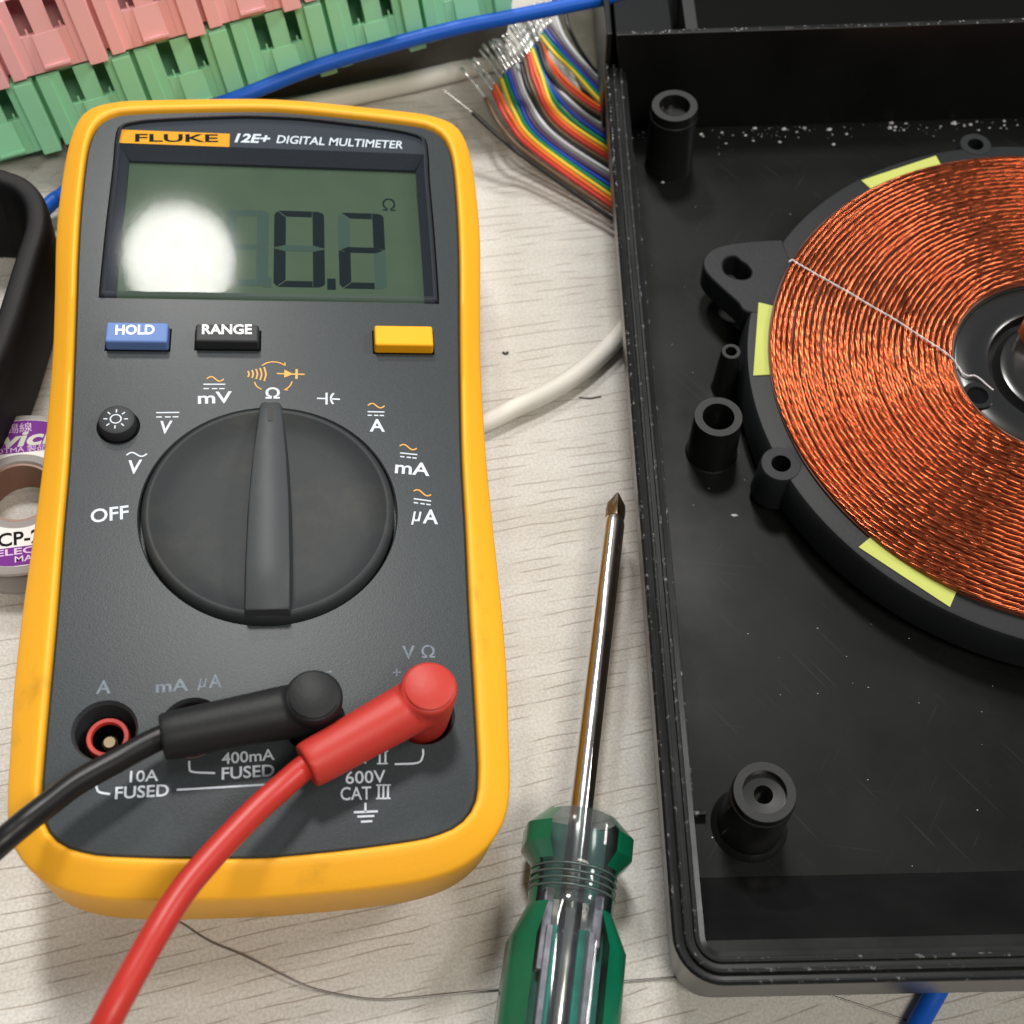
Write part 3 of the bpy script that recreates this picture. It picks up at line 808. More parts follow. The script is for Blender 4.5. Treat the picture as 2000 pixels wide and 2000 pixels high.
top = [i for i in range(NS) if abs(((i + 0.5) / NS * 360 - 90)) < 34]
for (s0, r0, k0), (s1, r1, k1) in zip(PROF, PROF[1:]):
    a = hsec(r0, k0); b_ = hsec(r1, k1)
    for i in range(NS):
        j = (i + 1) % NS
        q = [(a[i][0], s0, a[i][1]), (a[j][0], s0, a[j][1]), (b_[j][0], s1, b_[j][1]), (b_[i][0], s1, b_[i][1])]
        clear = i in top or (11.6 + SH0 <= s0 < 20.4 + SH0 and abs((i + 0.5) / NS * 360 - 90) < 62) or (s0 < 0.6 + SH0 and abs((i + 0.5) / NS * 360 - 90) < 50)
        (cm if clear else gm).add(q, [(0, 1, 2, 3)])
weld(gm); weld(cm)
inner = MB()                                 # green floor and walls of the clear channel
inner.box(-6.6, 6.6, 3.5, 12.5, -6.2, -2.5); inner.box(-6.0, 6.0, 12.5, 22, -6.2, -2.5); inner.box(-7.4, 7.4, 26, 98, -6.2, 1.2)
gm.build('handle_grip', GREEN, sd, 24)
inner.build('handle_core', TEAL, sd, 0)
cm.build('clear_handle_top', CLEAR, sd, 24)
mb = MB()
mb.rings([[(r_ * math.cos(2 * math.pi * k / 24), y_, r_ * math.sin(2 * math.pi * k / 24)) for k in range(24)] for y_, r_ in ((SH0 + 0.15, 2.7), (SH0 + 0.15, 7.4), (SH0 + 0.8, 7.9), (SH0 + 4.5, 8.3), (SH0 + 10.5, 8.3), (SH0 + 12.5, 8.0), (SH0 + 20, 7.6))], 0, False, True)
mb.build('handle_collar_core', CLOUD, sd, 40)
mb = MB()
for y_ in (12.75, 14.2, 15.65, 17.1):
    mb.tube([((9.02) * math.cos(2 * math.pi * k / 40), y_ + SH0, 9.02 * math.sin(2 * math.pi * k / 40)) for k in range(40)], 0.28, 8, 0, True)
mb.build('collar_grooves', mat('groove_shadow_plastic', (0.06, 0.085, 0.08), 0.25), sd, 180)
mb = MB()
for s in (-1, 1):
    mb.box(s * 4.4 - 0.7, s * 4.4 + 0.7, 27, 98, -4.5, 5.5)
    mb.box(s * 5.2 - 1.0, s * 5.2 + 1.0, 19.5, 33 + s * 3, -2.5, 5.0)
mb.build('handle_rib', MAUVE, sd, 0, 0.4)
mb = MB(); mb.box(-5.2, 5.2, 21, 28, -0.9, 0.9)
mb.build('tang_wing', STEEL, blade, 0, 0.2)

# ------------------------------------------------------------------ black appliance housing (open tray), tilted: its right side is propped up
tmx = Matrix(((TM[0][0], TM[0][1], TM[0][2], TO.x * U), (TM[1][0], TM[1][1], TM[1][2], TO.y * U), (TM[2][0], TM[2][1], TM[2][2], TO.z * U), (0, 0, 0, 1)))
tray = thing('appliance_housing', 'open black plastic appliance housing holding the copper coil', 'appliance housing', mtx=tmx)
XO, YN, YF, RC = 112.6, -150.3, 110.0, 9.5
def upath(d, n=10):                          # left wall down, round the near corners, right wall up; d = inward offset
    pts = [(-XO + d, YF), (-XO + d, 60), (-XO + d, 0), (-XO + d, -70)]
    r = max(RC - d, 2.0)
    for cxx, sgn in ((-XO + d + r, -1), (XO - d - r, 1)):
        for i in range(n + 1):
            a = (math.pi + i / n * math.pi / 2) if sgn < 0 else (1.5 * math.pi + i / n * math.pi / 2)
            pts.append((cxx + r * math.cos(a), YN + d + r + r * math.sin(a)))
    pts += [(XO - d, -70), (XO - d, 0), (XO - d, 60), (XO - d, YF)]
    return pts
mb = MB(); mb.prism([(x, min(y, 109)) for x, y in upath(4.0)], -2.0, 0)
mb.build('housing_floor', TRAY, tray, 0)
def rim(profile, name, m):
    mb = MB()
    mb.rings([[(x, y, h) for x, y in upath(d)] for d, h in profile], 0, False, False, False)
    return mb.build(name, m, tray, 45)
rim([(1.9, -2.0), (1.3, 1.5), (0.25, 20.0), (0.0, 23.2)], 'housing_wall', smudged('black_abs_outer', (0.030, 0.029, 0.027), (0.10, 0.10, 0.10), 0.32, 300, 0.62, 0.75))
rim([(0.0, 23.2), (0.2, 23.9), (0.5, 24.1), (0.9, 24.0)], 'rim_ridge', EDGE)
rim([(0.9, 24.0), (1.1, 22.6), (2.2, 22.4)], 'rim_groove', TRAYW)
rim([(2.2, 22.4), (2.35, 23.4), (2.7, 23.6), (3.1, 23.5)], 'rim_ridge', EDGE)
rim([(3.1, 23.5), (3.3, 22.3), (4.3, 22.2)], 'rim_groove', TRAYW)
rim([(4.3, 22.2), (4.45, 22.9), (4.8, 23.0), (5.2, 22.9)], 'rim_ridge', EDGE)
rim([(5.2, 22.9), (5.5, 21.6), (6.6, 21.2), (7.6, 10), (8.3, 0.0)], 'housing_wall', TRAYW)
mb = MB()                                    # raised near end: ramp and ledge
poly = [(-146.2, 0.02), (-124, 0.02), (-134.6, 11.0), (-141, 18.5), (-146.2, 20.6)]
mb.add([(x, y, h) for x in (-105.8, 105.8) for y, h in poly], [(0, 1, 2, 3, 4), (9, 8, 7, 6, 5)] + [(i, (i + 1) % 5, 5 + (i + 1) % 5, 5 + i) for i in range(5)])
mb.build('housing_ramp', TRAYW, tray, 0, 0.5)
mb = MB()
mb.box(-104.2, -103.2, -110, 95, 0, 2.6); mb.box(-104.2, -100.8, -111, -110, 0, 2.6)
mb.build('floor_rib', EDGE, tray, 0, 0.15)
mb = MB()                                    # far wall and what shows of the compartment beyond it
mb.add([(-106, 108, 0), (106, 108, 0), (106, 110.0, 34), (-109.5, 110.0, 34), (-109.5, 111.8, 34), (106, 111.8, 34), (106, 112.2, 0), (-106, 112.2, 0)],
       [(0, 1, 2, 3), (3, 2, 5, 4), (4, 5, 6, 7), (0, 3, 4, 7), (1, 6, 5, 2)])
mb.build('far_wall', TRAYW, tray, 0, 0.25)
mb = MB()
mb.box(-112.4, -110.6, 110.05, 190, -1, 34.5); mb.box(110.6, 112.4, 110.05, 190, -1, 34.5); mb.box(-112.4, 112.4, 190, 192, -1, 34.5)
mb.build('compartment_wall', TRAYW, tray, 0, 0.4)
mb = MB(); mb.box(-110.6, 110.6, 112.25, 190, -2, 12); mb.build('compartment_floor', mat('black_abs_deep', (0.003, 0.0032, 0.0032), 0.6, spec=0.05), tray, 0)
mb = MB(); mb.box(-109.2, -92.5, 113.6, 150, 12, 31); mb.build('compartment_block', mat('black_abs_block', (0.006, 0.007, 0.0075), 0.5, spec=0.12), tray, 0, 0.4)
mb = MB(); mb.box(-88.5, -84.8, 112.25, 150, 12, 31); mb.build('compartment_rib', mat('grey_abs_rib', (0.022, 0.023, 0.023), 0.35), tray, 0, 0.3)

def post(cx_, cy_, prof, lab=None, rimw=None):
    mb = MB(); mb.lathe(prof, (cx_, cy_), 48, 0, False, True)
    o = mb.build('screw_post', POSTM, tray, 35)
    ztop = max(z for r, z in prof)
    ro = max(r for r, z in prof if z > ztop - 0.05); ri = min(r for r, z in prof if z > ztop - 0.05)
    mb = MB(); mb.lathe([(ro - 0.08, ztop + 0.03), (ri + 0.05, ztop + 0.03)], (cx_, cy_), 48, 0, False, False)
    mb.build('post_rim', POSTT, o, 0)
    if lab: o['label'] = lab
post(-93, 92, [(7.4, 0), (7.15, 0.4), (7.0, 20.0), (6.75, 20.3), (6.65, 23.2), (4.5, 23.2), (4.3, 19.5), (0.4, 19.3)], 'tall post with a shallow open top, at the far left of the housing')
post(-90, -13.4, [(6.9, 0), (6.6, 0.3), (6.05, 15.9), (5.95, 16.2), (4.05, 16.2), (3.8, 3.0), (0.4, 2.6)], 'wide hollow post left of the coil')
post(-84.6, 7.3, [(3.6, 0), (3.4, 0.3), (2.65, 15.5), (2.4, 16.0), (1.5, 16.0), (1.4, 9), (0.3, 8.8)], 'thin hollow post at the edge of the coil carrier')
post(-91.2, -112.6, [(8.6, 0), (8.3, 0.5), (7.3, 1.5), (6.95, 6), (6.8, 20.4), (6.5, 20.7), (6.4, 23.2), (4.6, 23.2), (4.5, 21.4), (2.0, 21.3), (1.8, 15), (0.3, 15)], 'flared post with a screw hole, at the near left of the housing')
# specks of white plastic dust on the housing floor
mb = MB()
def flake(p, s):
    a = random.random() * 6.28
    pts = [Vector((s * random.uniform(0.6, 1.2) * math.cos(a + k * 1.57), s * random.uniform(0.4, 0.8) * math.sin(a + k * 1.57), 0)) for k in range(4)]
    mb.add([p + q for q in pts] + [p + Vector((0, 0, s * 0.6))], [(0, 1, 2, 3), (0, 1, 4), (1, 2, 4), (2, 3, 4), (3, 0, 4)])
for i in range(120):
    x = random.uniform(-104, 20); y = 107.3 - abs(random.gauss(0, 3.2)) - 0.3
    flake(Vector((x, y, 0.02)), random.uniform(0.12, 0.32) if random.random() < 0.75 else random.uniform(0.4, 0.8))
for px, py, s in ((1369, 262, 0.9), (1531, 252, 1.0), (1572, 250, 0.8), (1620, 253, 1.0), (1738, 250, 1.2), (1742, 240, 0.9), (1294, 356, 0.7), (1341, 340, 0.6), (1418, 280, 0.5), (1456, 264, 0.7), (1435, 1006, 0.9)):
    flake(T(px, py, 0.02), s)
for i in range(90):
    x = random.uniform(-103, 60); y = random.uniform(-123, 104)
    if math.hypot(x, y) < 83: continue
    flake(Vector((x, y, 0.02)), random.uniform(0.08, 0.24))
for i in range(160):                          # on the rim and the far wall's top edge
    if i < 90: flake(Vector((random.uniform(-105, 20), random.uniform(110.1, 111.5), 34.02)), random.uniform(0.08, 0.28))
    else: flake(Vector((random.uniform(-112, -111.6), random.uniform(60, 109), 24.05)), random.uniform(0.07, 0.22))
o = mb.build('plastic_dust', DUST, None, 0)
o.matrix_world = tmx
tag(o, 'white plastic dust and flakes scattered in the black housing', 'dust', None, 'stuff')

# ------------------------------------------------------------------ induction coil on its carrier
coil = thing('induction_coil', 'flat round copper wire coil on a black plastic carrier inside the housing', 'coil', mtx=tmx)
CR = MB()
CR.lathe([(27, 4), (81.9, 4), (82.0, 5), (81.1, 13.4), (80.4, 14.4), (79.6, 14.6), (27, 14.6)], (0, 0), 160, 0, False, False)
carrier = CR.build('coil_carrier', CARR, coil, 30)
def cut_cyl(x, y, r): 
    c = MB(); c.lathe([(r, -5), (r, 30)], (x, y), 32); return c.build('cut', DARK, coil)
for x, y, ro, ri in ((-75.7, -27.0, 5.2, 2.45), (-5.5, 81.4, 4.7, 2.3), (67, -44, 5.0, 2.4)):
    mb = MB()
    n_ = Vector((x, y, 0)).normalized()
    mb.lathe([(ro + 0.7, 2.5), (ro + 0.3, 8), (ro, 14.2), (ro - 0.4, 14.75)], (x, y), 40)
    b_ = mb.build('mounting_boss', CARR, coil, 35)
    apply_bool(b_, [cut_cyl(x, y, ri)])
    b_.data.polygons.foreach_set('use_smooth', [True] * len(b_.data.polygons)); b_.data.set_sharp_from_angle(angle=R(35))
    apply_bool(carrier, [cut_cyl(x, y, ri)])
carrier.data.polygons.foreach_set('use_smooth', [True] * len(carrier.data.polygons)); carrier.data.set_sharp_from_angle(angle=R(30))
EAR = crv([(-66, 47, 0), (-76, 46.6, 0), (-82.5, 45.6, 0), (-86.8, 43.4, 0), (-88.8, 39.6, 0), (-88.2, 35.6, 0), (-85, 30.6, 0), (-81, 25.2, 0), (-78.6, 21.5, 0), (-70, 21, 0), (-64, 34, 0)], 5)
mb = MB()
pl_ = [(q.x, q.y) for q in EAR]
mb.prism(pl_, 6.5, 14.7)
ear = mb.build('mounting_ear', CARR, coil, 30)
slot = [T(x, y, 14.8) for x, y in ((1412, 516), (1415, 506), (1426, 499.5), (1438, 500.5), (1448, 509), (1459, 516), (1468, 529), (1464, 540), (1450, 544), (1430, 540), (1416, 530))]
slot = crv(slot + [slot[0]], 4)[:-1]
c = MB(); c.prism([(q.x, q.y) for q in slot], -2, 30); apply_bool(ear, [c.build('cut', DARK, coil)])
q_ = ear.modifiers.new('edges', 'BEVEL'); q_.width = 0.6 * U; q_.segments = 3; q_.limit_method = 'ANGLE'; q_.angle_limit = R(50)
ear.data.polygons.foreach_set('use_smooth', [True] * len(ear.data.polygons)); ear.data.set_sharp_from_angle(angle=R(35))
for k, a in enumerate((112.0, 171.0, 229.2, 287, 346, 53)):   # tape strips under the winding
    d = Vector((math.cos(R(a)), math.sin(R(a)), 0)); n_ = Vector((-d.y, d.x, 0))
    ro = 78.2
    p = [d * 29.5 - n_ * 3, d * ro - n_ * 12.3, d * (ro + 0.35) + n_ * 12.3, d * 29.5 + n_ * 3]
    mb = MB(); mb.prism([(q.x, q.y) for q in p], 14.62, 14.90); mb.build('tape_strip', TAPE, coil, 0)
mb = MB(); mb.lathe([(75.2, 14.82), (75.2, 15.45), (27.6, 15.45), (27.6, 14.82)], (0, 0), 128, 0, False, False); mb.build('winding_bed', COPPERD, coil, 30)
# spiral winding: three twisted strands per turn
NT, R0, R1 = 32, 28.2, 75.0
pitch = (R1 - R0) / NT
verts = []; faces = []
NSD, STR = 5, 6
rsx = random.Random(3)
steps = []
th = 0.0
while True:
    r = R0 + pitch * th / (2 * math.pi)
    if r > R1: break
    steps.append((th, r)); th += 0.95 / r
ph = 0.0
last = None
twist = []
for th, r in steps:
    if last is not None: ph += 2 * math.pi * 0.95 / (25 + 9 * noise.noise(Vector((r * 0.61, th * 1.1, 5))))
    twist.append(ph); last = th
for s in range(STR):
    base = len(verts)
    for i, (th, r) in enumerate(steps):
        wob = 0.34 * noise.noise(Vector((math.cos(th) * 4.0, math.sin(th) * 4.0, r * 0.55)))
        zz = 15.85 + 0.24 * noise.noise(Vector((math.cos(th) * 7, math.sin(th) * 7, r * 0.7 + 9)))
        a = twist[i] + s * 2 * math.pi / STR
        rr = r + wob + 0.46 * math.cos(a); z = zz + 0.46 * math.sin(a)
        ct, st = math.cos(th), math.sin(th)
        for k in range(NSD):
            b_ = 2 * math.pi * k / NSD
            q = rr + 0.285 * math.cos(b_)
            verts.append((q * ct * U, q * st * U, (z + 0.285 * math.sin(b_)) * U))
    n_ = len(steps)
    for i in range(n_ - 1):
        for k in range(NSD):
            k2 = (k + 1) % NSD
            faces.append((base + i * NSD + k, base + i * NSD + k2, base + (i + 1) * NSD + k2, base + (i + 1) * NSD + k))
me = bpy.data.meshes.new('wire_winding'); me.from_pydata(verts, [], faces); me.materials.append(COPPER)
me.flip_normals()
link('wire_winding', me, coil, 180)
mb = MB()                                    # hub in the middle
mb.lathe([(27.2, 8), (27.2, 14.2), (26.4, 14.6), (19.5, 14.6), (18.6, 14.2), (18.0, 11.5), (16.6, 11.2), (15.8, 12.2), (15.2, 13.8), (13.8, 14.2), (11.5, 13.9), (9, 12.4), (0.5, 12.2)], (0, 0), 96)
hub = mb.build('coil_hub', HUBM, coil, 40)
hb = T(1908, 775, 14.6)
mb = MB(); mb.lathe([(4.2, 14.4), (4.0, 15.3), (2.7, 15.3), (2.5, 14.7)], (hb.x, hb.y), 32, 0, False, False); mb.lathe([(2.6, 14.66), (0.2, 14.66)], (hb.x, hb.y), 24, 1, False, True)
mb.build('hub_boss', [HUBM, DARK], hub, 40)
sp = T(2032, 640, 17)
mb = MB(); mb.lathe([(4.6, 12.3), (4.7, 17), (4.2, 19), (3.0, 20.2), (1.2, 20.8)], (sp.x, sp.y), 32); mb.build('temperature_sensor', SENSOR, coil, 40)
tp = [(1540, 512), (1547, 508), (1556, 514), (1580, 528), (1610, 545), (1660, 573), (1700, 597), (1750, 626), (1800, 659), (1850, 692), (1868, 712), (1878, 727), (1889, 734), (1904, 734.5), (1916, 742), (1927, 752), (1940, 763)]
tp = [T(x, y, 17.2 if x < 1866 else 15.4) for x, y in tp]
tp = crv(tp, 14)
tp = [q + Vector((0.14 * noise.noise(q * 0.9), 0.14 * noise.noise(q * 0.9 + Vector((7, 0, 0))), 0.1)) for q in tp]
mb = MB(); mb.sweep(tp, lambda i: [((0.20 + 0.05 * math.cos(3 * (2 * math.pi * k / 9) + i * 0.9)) * math.cos(2 * math.pi * k / 9), (0.20 + 0.05 * math.cos(3 * (2 * math.pi * k / 9) + i * 0.9)) * math.sin(2 * math.pi * k / 9)) for k in range(9)])
mb.build('binding_thread', THREAD, coil, 180)

# ------------------------------------------------------------------ rainbow ribbon cable
CN = ['black', 'brown', 'red', 'orange', 'yellow', 'green', 'blue', 'violet', 'grey', 'white']
CC = [(0.012, 0.012, 0.012), (0.14, 0.085, 0.045), (0.60, 0.05, 0.035), (0.85, 0.17, 0.025), (0.78, 0.62, 0.05), (0.01, 0.22, 0.10), (0.008, 0.06, 0.42), (0.085, 0.04, 0.10), (0.17, 0.17, 0.18), (0.62, 0.63, 0.66)]
CMAT = [mat(n + '_wire_jacket', c, 0.36, spec=0.45) for n, c in zip(CN, CC)]
ZB = lambda q: (600 + q[0] * 0.36232, q[1] * 0.36232)
SK = {0: (890, 605), 1: (960, 527), 2: (1000, 490), 3: (1012, 457), 4: (1045, 425), 5: (1062, 402), 6: (1080, 385), 7: (1096, 370), 8: (1112, 357), 9: (1132, 348), 10: (1152, 340), 11: (1172, 316), 12: (1192, 298),
      13: (1202, 285), 14: (1213, 266), 15: (1217, 255), 16: (1222, 246), 17: (1228, 240), 18: (1236, 232), 19: (1242, 229), 20: (1246, 228), 21: (1250, 228), 22: (1252, 228), 23: (1254, 226), 24: (1260, 196), 25: (1268, 180),
      26: (1280, 160), 27: (1298, 142), 28: (1314, 130), 29: (1340, 92), 30: (1388, 62)}
QK = {0: (1040, 742), 1: (1050, 690), 2: (1082, 650), 4: (1112, 595), 6: (1142, 545), 8: (1172, 530), 11: (1215, 478), 12: (1232, 452), 14: (1262, 402), 16: (1292, 432), 19: (1296, 412), 22: (1318, 372), 23: (1320, 345), 24: (1340, 295), 26: (1340, 235), 29: (1390, 210), 30: (1415, 165)}
MK = {0: (1190, 862), 1: (1200, 838), 2: (1212, 802), 4: (1230, 762), 6: (1252, 735), 8: (1298, 722), 11: (1335, 682), 12: (1338, 650), 14: (1348, 605), 16: (1405, 588), 19: (1450, 577), 22: (1422, 492), 23: (1430, 468), 24: (1440, 392), 26: (1440, 350), 29: (1490, 340), 30: (1490, 300)}
EY = {0: 1178, 1: 1140, 2: 1112, 3: 1083, 4: 1053, 5: 1027, 6: 1002, 7: 972, 8: 955, 9: 928, 10: 900, 11: 880, 12: 856, 13: 832, 14: 805, 15: 778, 16: 752, 17: 730, 18: 712, 19: 688, 20: 658, 21: 640, 22: 618, 23: 597, 24: 572, 25: 547, 26: 522, 27: 494, 28: 472, 29: 442, 30: 420}
def interp(d, i):
    ks = sorted(d); a = max(k for k in ks if k <= i); b_ = min(k for k in ks if k >= i)
    if a == b_: return d[a]
    t = (i - a) / (b_ - a)
    return tuple(x + (y - x) * t for x, y in zip(d[a], d[b_]))
ribbon = thing('ribbon_cable', 'rainbow coloured ribbon cable fanned into stripped wire ends beside the black housing', 'ribbon cable', tuple(P(1050, 200, 0)))
ro_ = Vector(ribbon.location) / U
for i in range(31):
    S, Q, Mm = interp(SK, i), interp(QK, i), interp(MK, i)
    ex = 1600 + (1640 - 1600) * (1 - i / 30)
    E_ = (ex, EY[i])
    zS = 15 - 3.5 * (i % 10) / 10 + (3 if i == 0 else 0); zQ = 13.5 - 2.0 * (i % 10) / 10; zM = 9.0
    sp_, qp, mp_ = P(*ZB(S), zS), P(*ZB(Q), zQ), P(*ZB(Mm), zM)
    ep = P(*ZB(E_), 4.2)
    ext = ep + (ep - mp_).normalized() * 22; ext.z = 2.2
    path = crv([sp_, qp, mp_, ep, ext], 9)
    mb = MB(); mb.tube([q - ro_ for q in path], 0.68 if i else 0.72, 10)
    wr = mb.build('wire', CMAT[i % 10], ribbon, 180)
    wr['label'] = CN[i % 10] + ' insulated wire'
    # bare twisted, tinned end
    dr = (sp_ - path[2]).normalized()
    px, py = ZB(S)
    if i == 0: tip2 = (866, 177)
    else:
        k = i / 30
        tip2 = (px - (46 - 30 * k) - random.uniform(-3, 3), py - (58 - 12 * k) - random.uniform(-4, 6))
    tp_ = P(tip2[0], tip2[1], zS + 3.5)
    mid = sp_.lerp(tp_, 0.5) + dr * 0.5
    pth = crv([sp_ - dr * 0.3, mid, tp_], 10)
    mb = MB()
    if i == 0:
        for q in range(4):
            off = Vector((random.uniform(-0.9, 0.9), random.uniform(-0.6, 0.6), random.uniform(-0.4, 0.6)))
            n_ = len(pth)
            mb.tube([p - ro_ + off * (k / n_) ** 1.5 for k, p in enumerate(pth)], 0.13, 6)
    else:
        blob = random.random() < 0.8
        n_ = len(pth)
        mb.tube([p - ro_ for p in pth], (lambda k, n_=n_, blob=blob: 0.43 + 0.06 * math.sin(k * 1.3) + (0.24 * math.exp(-((k - n_ * 0.86) / 2.6) ** 2) if blob else 0) - (0.2 if k == n_ - 1 else 0)), 9)
    mb.build('bare_end', TIN, wr, 180)

# ------------------------------------------------------------------ loose cables
def cable(name, label, pts, r, m, n=14, cat='cable'):
    mb = MB(); mb.tube(crv([P(x, y, z) for x, y, z in pts], 14), r, n)
    return tag(mb.build(name, m, None, 180), label, cat)
cable('cable', 'white cable leaving the right side of the multimeter and passing under the housing', [(860, 860, 2.7), (905, 838, 2.7), (949, 824, 2.7), (1000, 800, 2.7), (1056, 775, 2.7), (1110, 744, 2.7), (1160, 706, 2.7), (1211, 655, 2.7), (1265, 585, 2.7)], 2.65, WCAB, 18)
cable('cable', 'white cable behind the top edge of the multimeter, below the blue cable', [(420, 250, 3.2), (560, 216, 3.2), (670, 190, 3.2), (780, 166, 3.2), (880, 142, 3.2), (960, 121, 3.2), (1030, 101, 3.2), (1060, 92, 3.2)], 3.2, WCAB, 18)
cable('cable', 'blue cable coming out from under the near edge of the housing', [(1930, 1740, 3.5), (1880, 1835, 3.5), (1837, 1921, 3), (1812, 1966, 2.4), (1793, 2000, 2.4), (1755, 2080, 2.4)], 2.3, BLUEC)
mb = MB(); mb.tube(crv([P(x, y, z) for x, y, z in ((330, 1790, .4), (360, 1806, .4), (410, 1838, .6), (480, 1868, 1.5), (560, 1908, 1.2), (620, 1933, .6), (720, 1951, .4), (800, 1949, .4), (970, 1932, .4), (1100, 1922, .3), (1215, 1917, .4), (1330, 1908, .4), (1420, 1906, .4), (1560, 1924, .4), (1640, 1950, .4), (1775, 1995, .4))], 10), 0.2, 8)
tag(mb.build('bare_wire', mat('dull_wire', (0.25, 0.24, 0.23), 0.35, metal=0.8), None, 180), 'thin bare wire curving across the desk below the multimeter', 'wire')
for lab, pts, r in (('small black crumb on the desk right of the orange button', [(982, 688), (987, 691), (992, 688)], 0.42), ('short dark pencil-like sliver beside the white cable', [(1131, 776), (1152, 778), (1174, 774)], 0.22)):
    mb = MB(); mb.tube(crv([P(x, y, 0.15) for x, y in pts], 4), r, 6); tag(mb.build('crumb', GRAPH, None, 180), lab, 'crumb')
rr_ = random.Random(12)
mb = MB()
for i in range(90):
    x = rr_.uniform(-120, 130); y = rr_.uniform(-125, 150)
    s = rr_.uniform(0.06, 0.16)
    p = Vector((x, y, 0.03)); a = rr_.random() * 6
    mb.add([p + Vector((s * math.cos(a + k * 2.1), s * math.sin(a + k * 2.1), 0)) for k in range(3)] + [p + Vector((0, 0, s * 0.5))], [(0, 1, 3), (1, 2, 3), (2, 0, 3)])
tag(mb.build('specks', GRAPH, None, 0), 'fine dark specks of dirt on the desk', 'dirt', None, 'stuff')

q4 = [P(x, y, 0.9) for x, y in ((1075, -15), (1230, -40), (1235, 360), (1165, 240), (1112, 120))]  # olive sheet added to paint the shade on the desk here
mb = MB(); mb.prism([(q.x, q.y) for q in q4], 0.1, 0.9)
tag(mb.build('desk_shade_sheet', mat('olive_desk_shade', (0.085, 0.078, 0.055), 0.8, var=0.4, vscale=70, bump=0.4, bscale=300), None, 0), 'dark olive sheet standing in for shade on the desk between the ribbon wires and the far end of the housing', 'shade sheet')

# ------------------------------------------------------------------ component boxes
bx = Vector((0.953, 0.238, 0.189)).normalized(); by = Vector((-0.233, 0.17, 0.958)); by = (by - bx * by.dot(bx)).normalized(); bn = bx.cross(by)
BO = Vector((-61.5, 143.4, 6.1)); BW, BH = 27.67, 22.2
def box_mtx(u, v, n_):
    o_ = BO + bx * u + by * v + bn * n_
    return Matrix(((bx.x, by.x, bn.x, o_.x * U), (bx.y, by.y, bn.y, o_.y * U), (bx.z, by.z, bn.z, o_.z * U), (0, 0, 0, 1)))
def make_box(m, mi, label, group, mtx):
    t = thing('component_box', label, 'component box', group=group, mtx=mtx)
    W_, H_ = BW, BH
    X = lambda u: u * W_
    mb = MB()
    d0, d1 = -1.6, 0.0
    # front panel cut round the two slots
    for a, b_, c, e in ((0.035, 0.265, 0, 1), (0.265, 0.405, 0, 0.53), (0.405, 0.595, 0, 1), (0.595, 0.715, 0, 0.53), (0.715, 0.99, 0, 1)):
        mb.box(X(a), X(b_), 1.0 if c == 0 else H_ * c, H_ * e - 0.02, d0, d1)
    mb.box(X(0.035), X(0.99), H_ - 0.9, H_ - 0.1, -30, d0); mb.box(X(0.035), X(0.99), 1.0, 2.0, -30, d0); mb.box(X(0.035), X(0.08), 1.5, H_ - 0.1, -30, d0); mb.box(X(0.94), X(0.99), 1.5, H_ - 0.1, -30, d0); mb.box(X(0.035), X(0.99), 0.3, H_ - 0.1, -31.5, -30)
    mb.box(X(0.08), X(0.94), 2.0, H_ - 2.5, -15, -14)
    mb.box(X(0.33), X(0.35), H_ * 0.5, H_ * 0.6, d0 + 0.2, -0.5); mb.box(X(0.66), X(0.68), H_ * 0.5, H_ * 0.6, d0 + 0.2, -0.5)
    mb.box(X(-0.02), X(0.036), 1.2, H_ - 0.2, -29, -3.5)  # filler behind the seam, added to stop light leaking between boxes
    mb.build('box_body', m, t, 0, 0.18, 2)
    mb = MB(); mb.box(X(0.80), X(0.985), 0.5, H_ - 0.05, 0.0, 2.3); mb.build('side_rail', m, t, 0, 0.3, 2)
    mb = MB(); mb.box(X(0.035), X(0.17), 1.0, H_ - 0.05, 0.0, 1.1); mb.build('side_rail', m, t, 0, 0.3, 2)
    mb = MB()                                # latch tab: sloped panel with a raised lip
    xa, xb2, ya, yb2 = X(0.37), X(0.63), H_ * 0.15, H_ * 0.53
    mb.add([(xa, ya, 0.02), (xb2, ya, 0.02), (xb2, yb2, 0.02), (xa, yb2, 0.02), (xa, ya, 1.5), (xb2, ya, 1.5), (xb2, yb2, 0.3), (xa, yb2, 0.3)],
           [(4, 5, 6, 7), (0, 4, 7, 3), (1, 2, 6, 5), (0, 1, 5, 4), (2, 3, 7, 6)])
    mb.box(xa, xb2 + 0.2, ya - 0.7, ya + 0.25, 0.02, 2.1)
    mb.build('latch_tab', m, t, 0, 0.2, 2)
    return t
def copy_tree(o, par=None):
    c = o.copy(); col.objects.link(c)
    if par: c.parent = par
    for ch in o.children: copy_tree(ch, c)
    return c
pos_g = ['leftmost green box of the lower row, at the left edge beside the black handle', 'green box above the top left corner of the multimeter', 'green box above the orange name plate of the multimeter', 'green box above the middle of the multimeter, partly behind the blue cable',
         'green box half hidden by the blue cable, next to the last of its row', 'rightmost green box, behind the blue cable near the ribbon wires']
pos_p = ['pink box cut by the left edge of the photo', 'pink box with two open slots at the top left corner', 'pink box straight above the orange name plate of the multimeter', 'pink box above the right half of the multimeter, cut by the top edge', 'rightmost pink box, almost wholly above the top edge']
g0 = None
for k in range(-1, 5):
    mt_ = box_mtx(k * BW, 0, 0)
    if g0 is None: g0 = make_box(GRN, 0, pos_g[0], 'green component boxes in the lower row', mt_)
    else:
        c = copy_tree(g0); c.matrix_world = mt_; c['label'] = pos_g[k + 1]
p0 = None
for k in range(-1, 4):
    mt_ = box_mtx(k * BW - 5.6, BH + 0.1, 1.2)
    if p0 is None: p0 = make_box(PINK, 0, pos_p[0], 'pink component boxes in the upper row', mt_)
    else:
        c = copy_tree(p0); c.matrix_world = mt_; c['label'] = pos_p[k + 1]
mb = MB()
ends = []
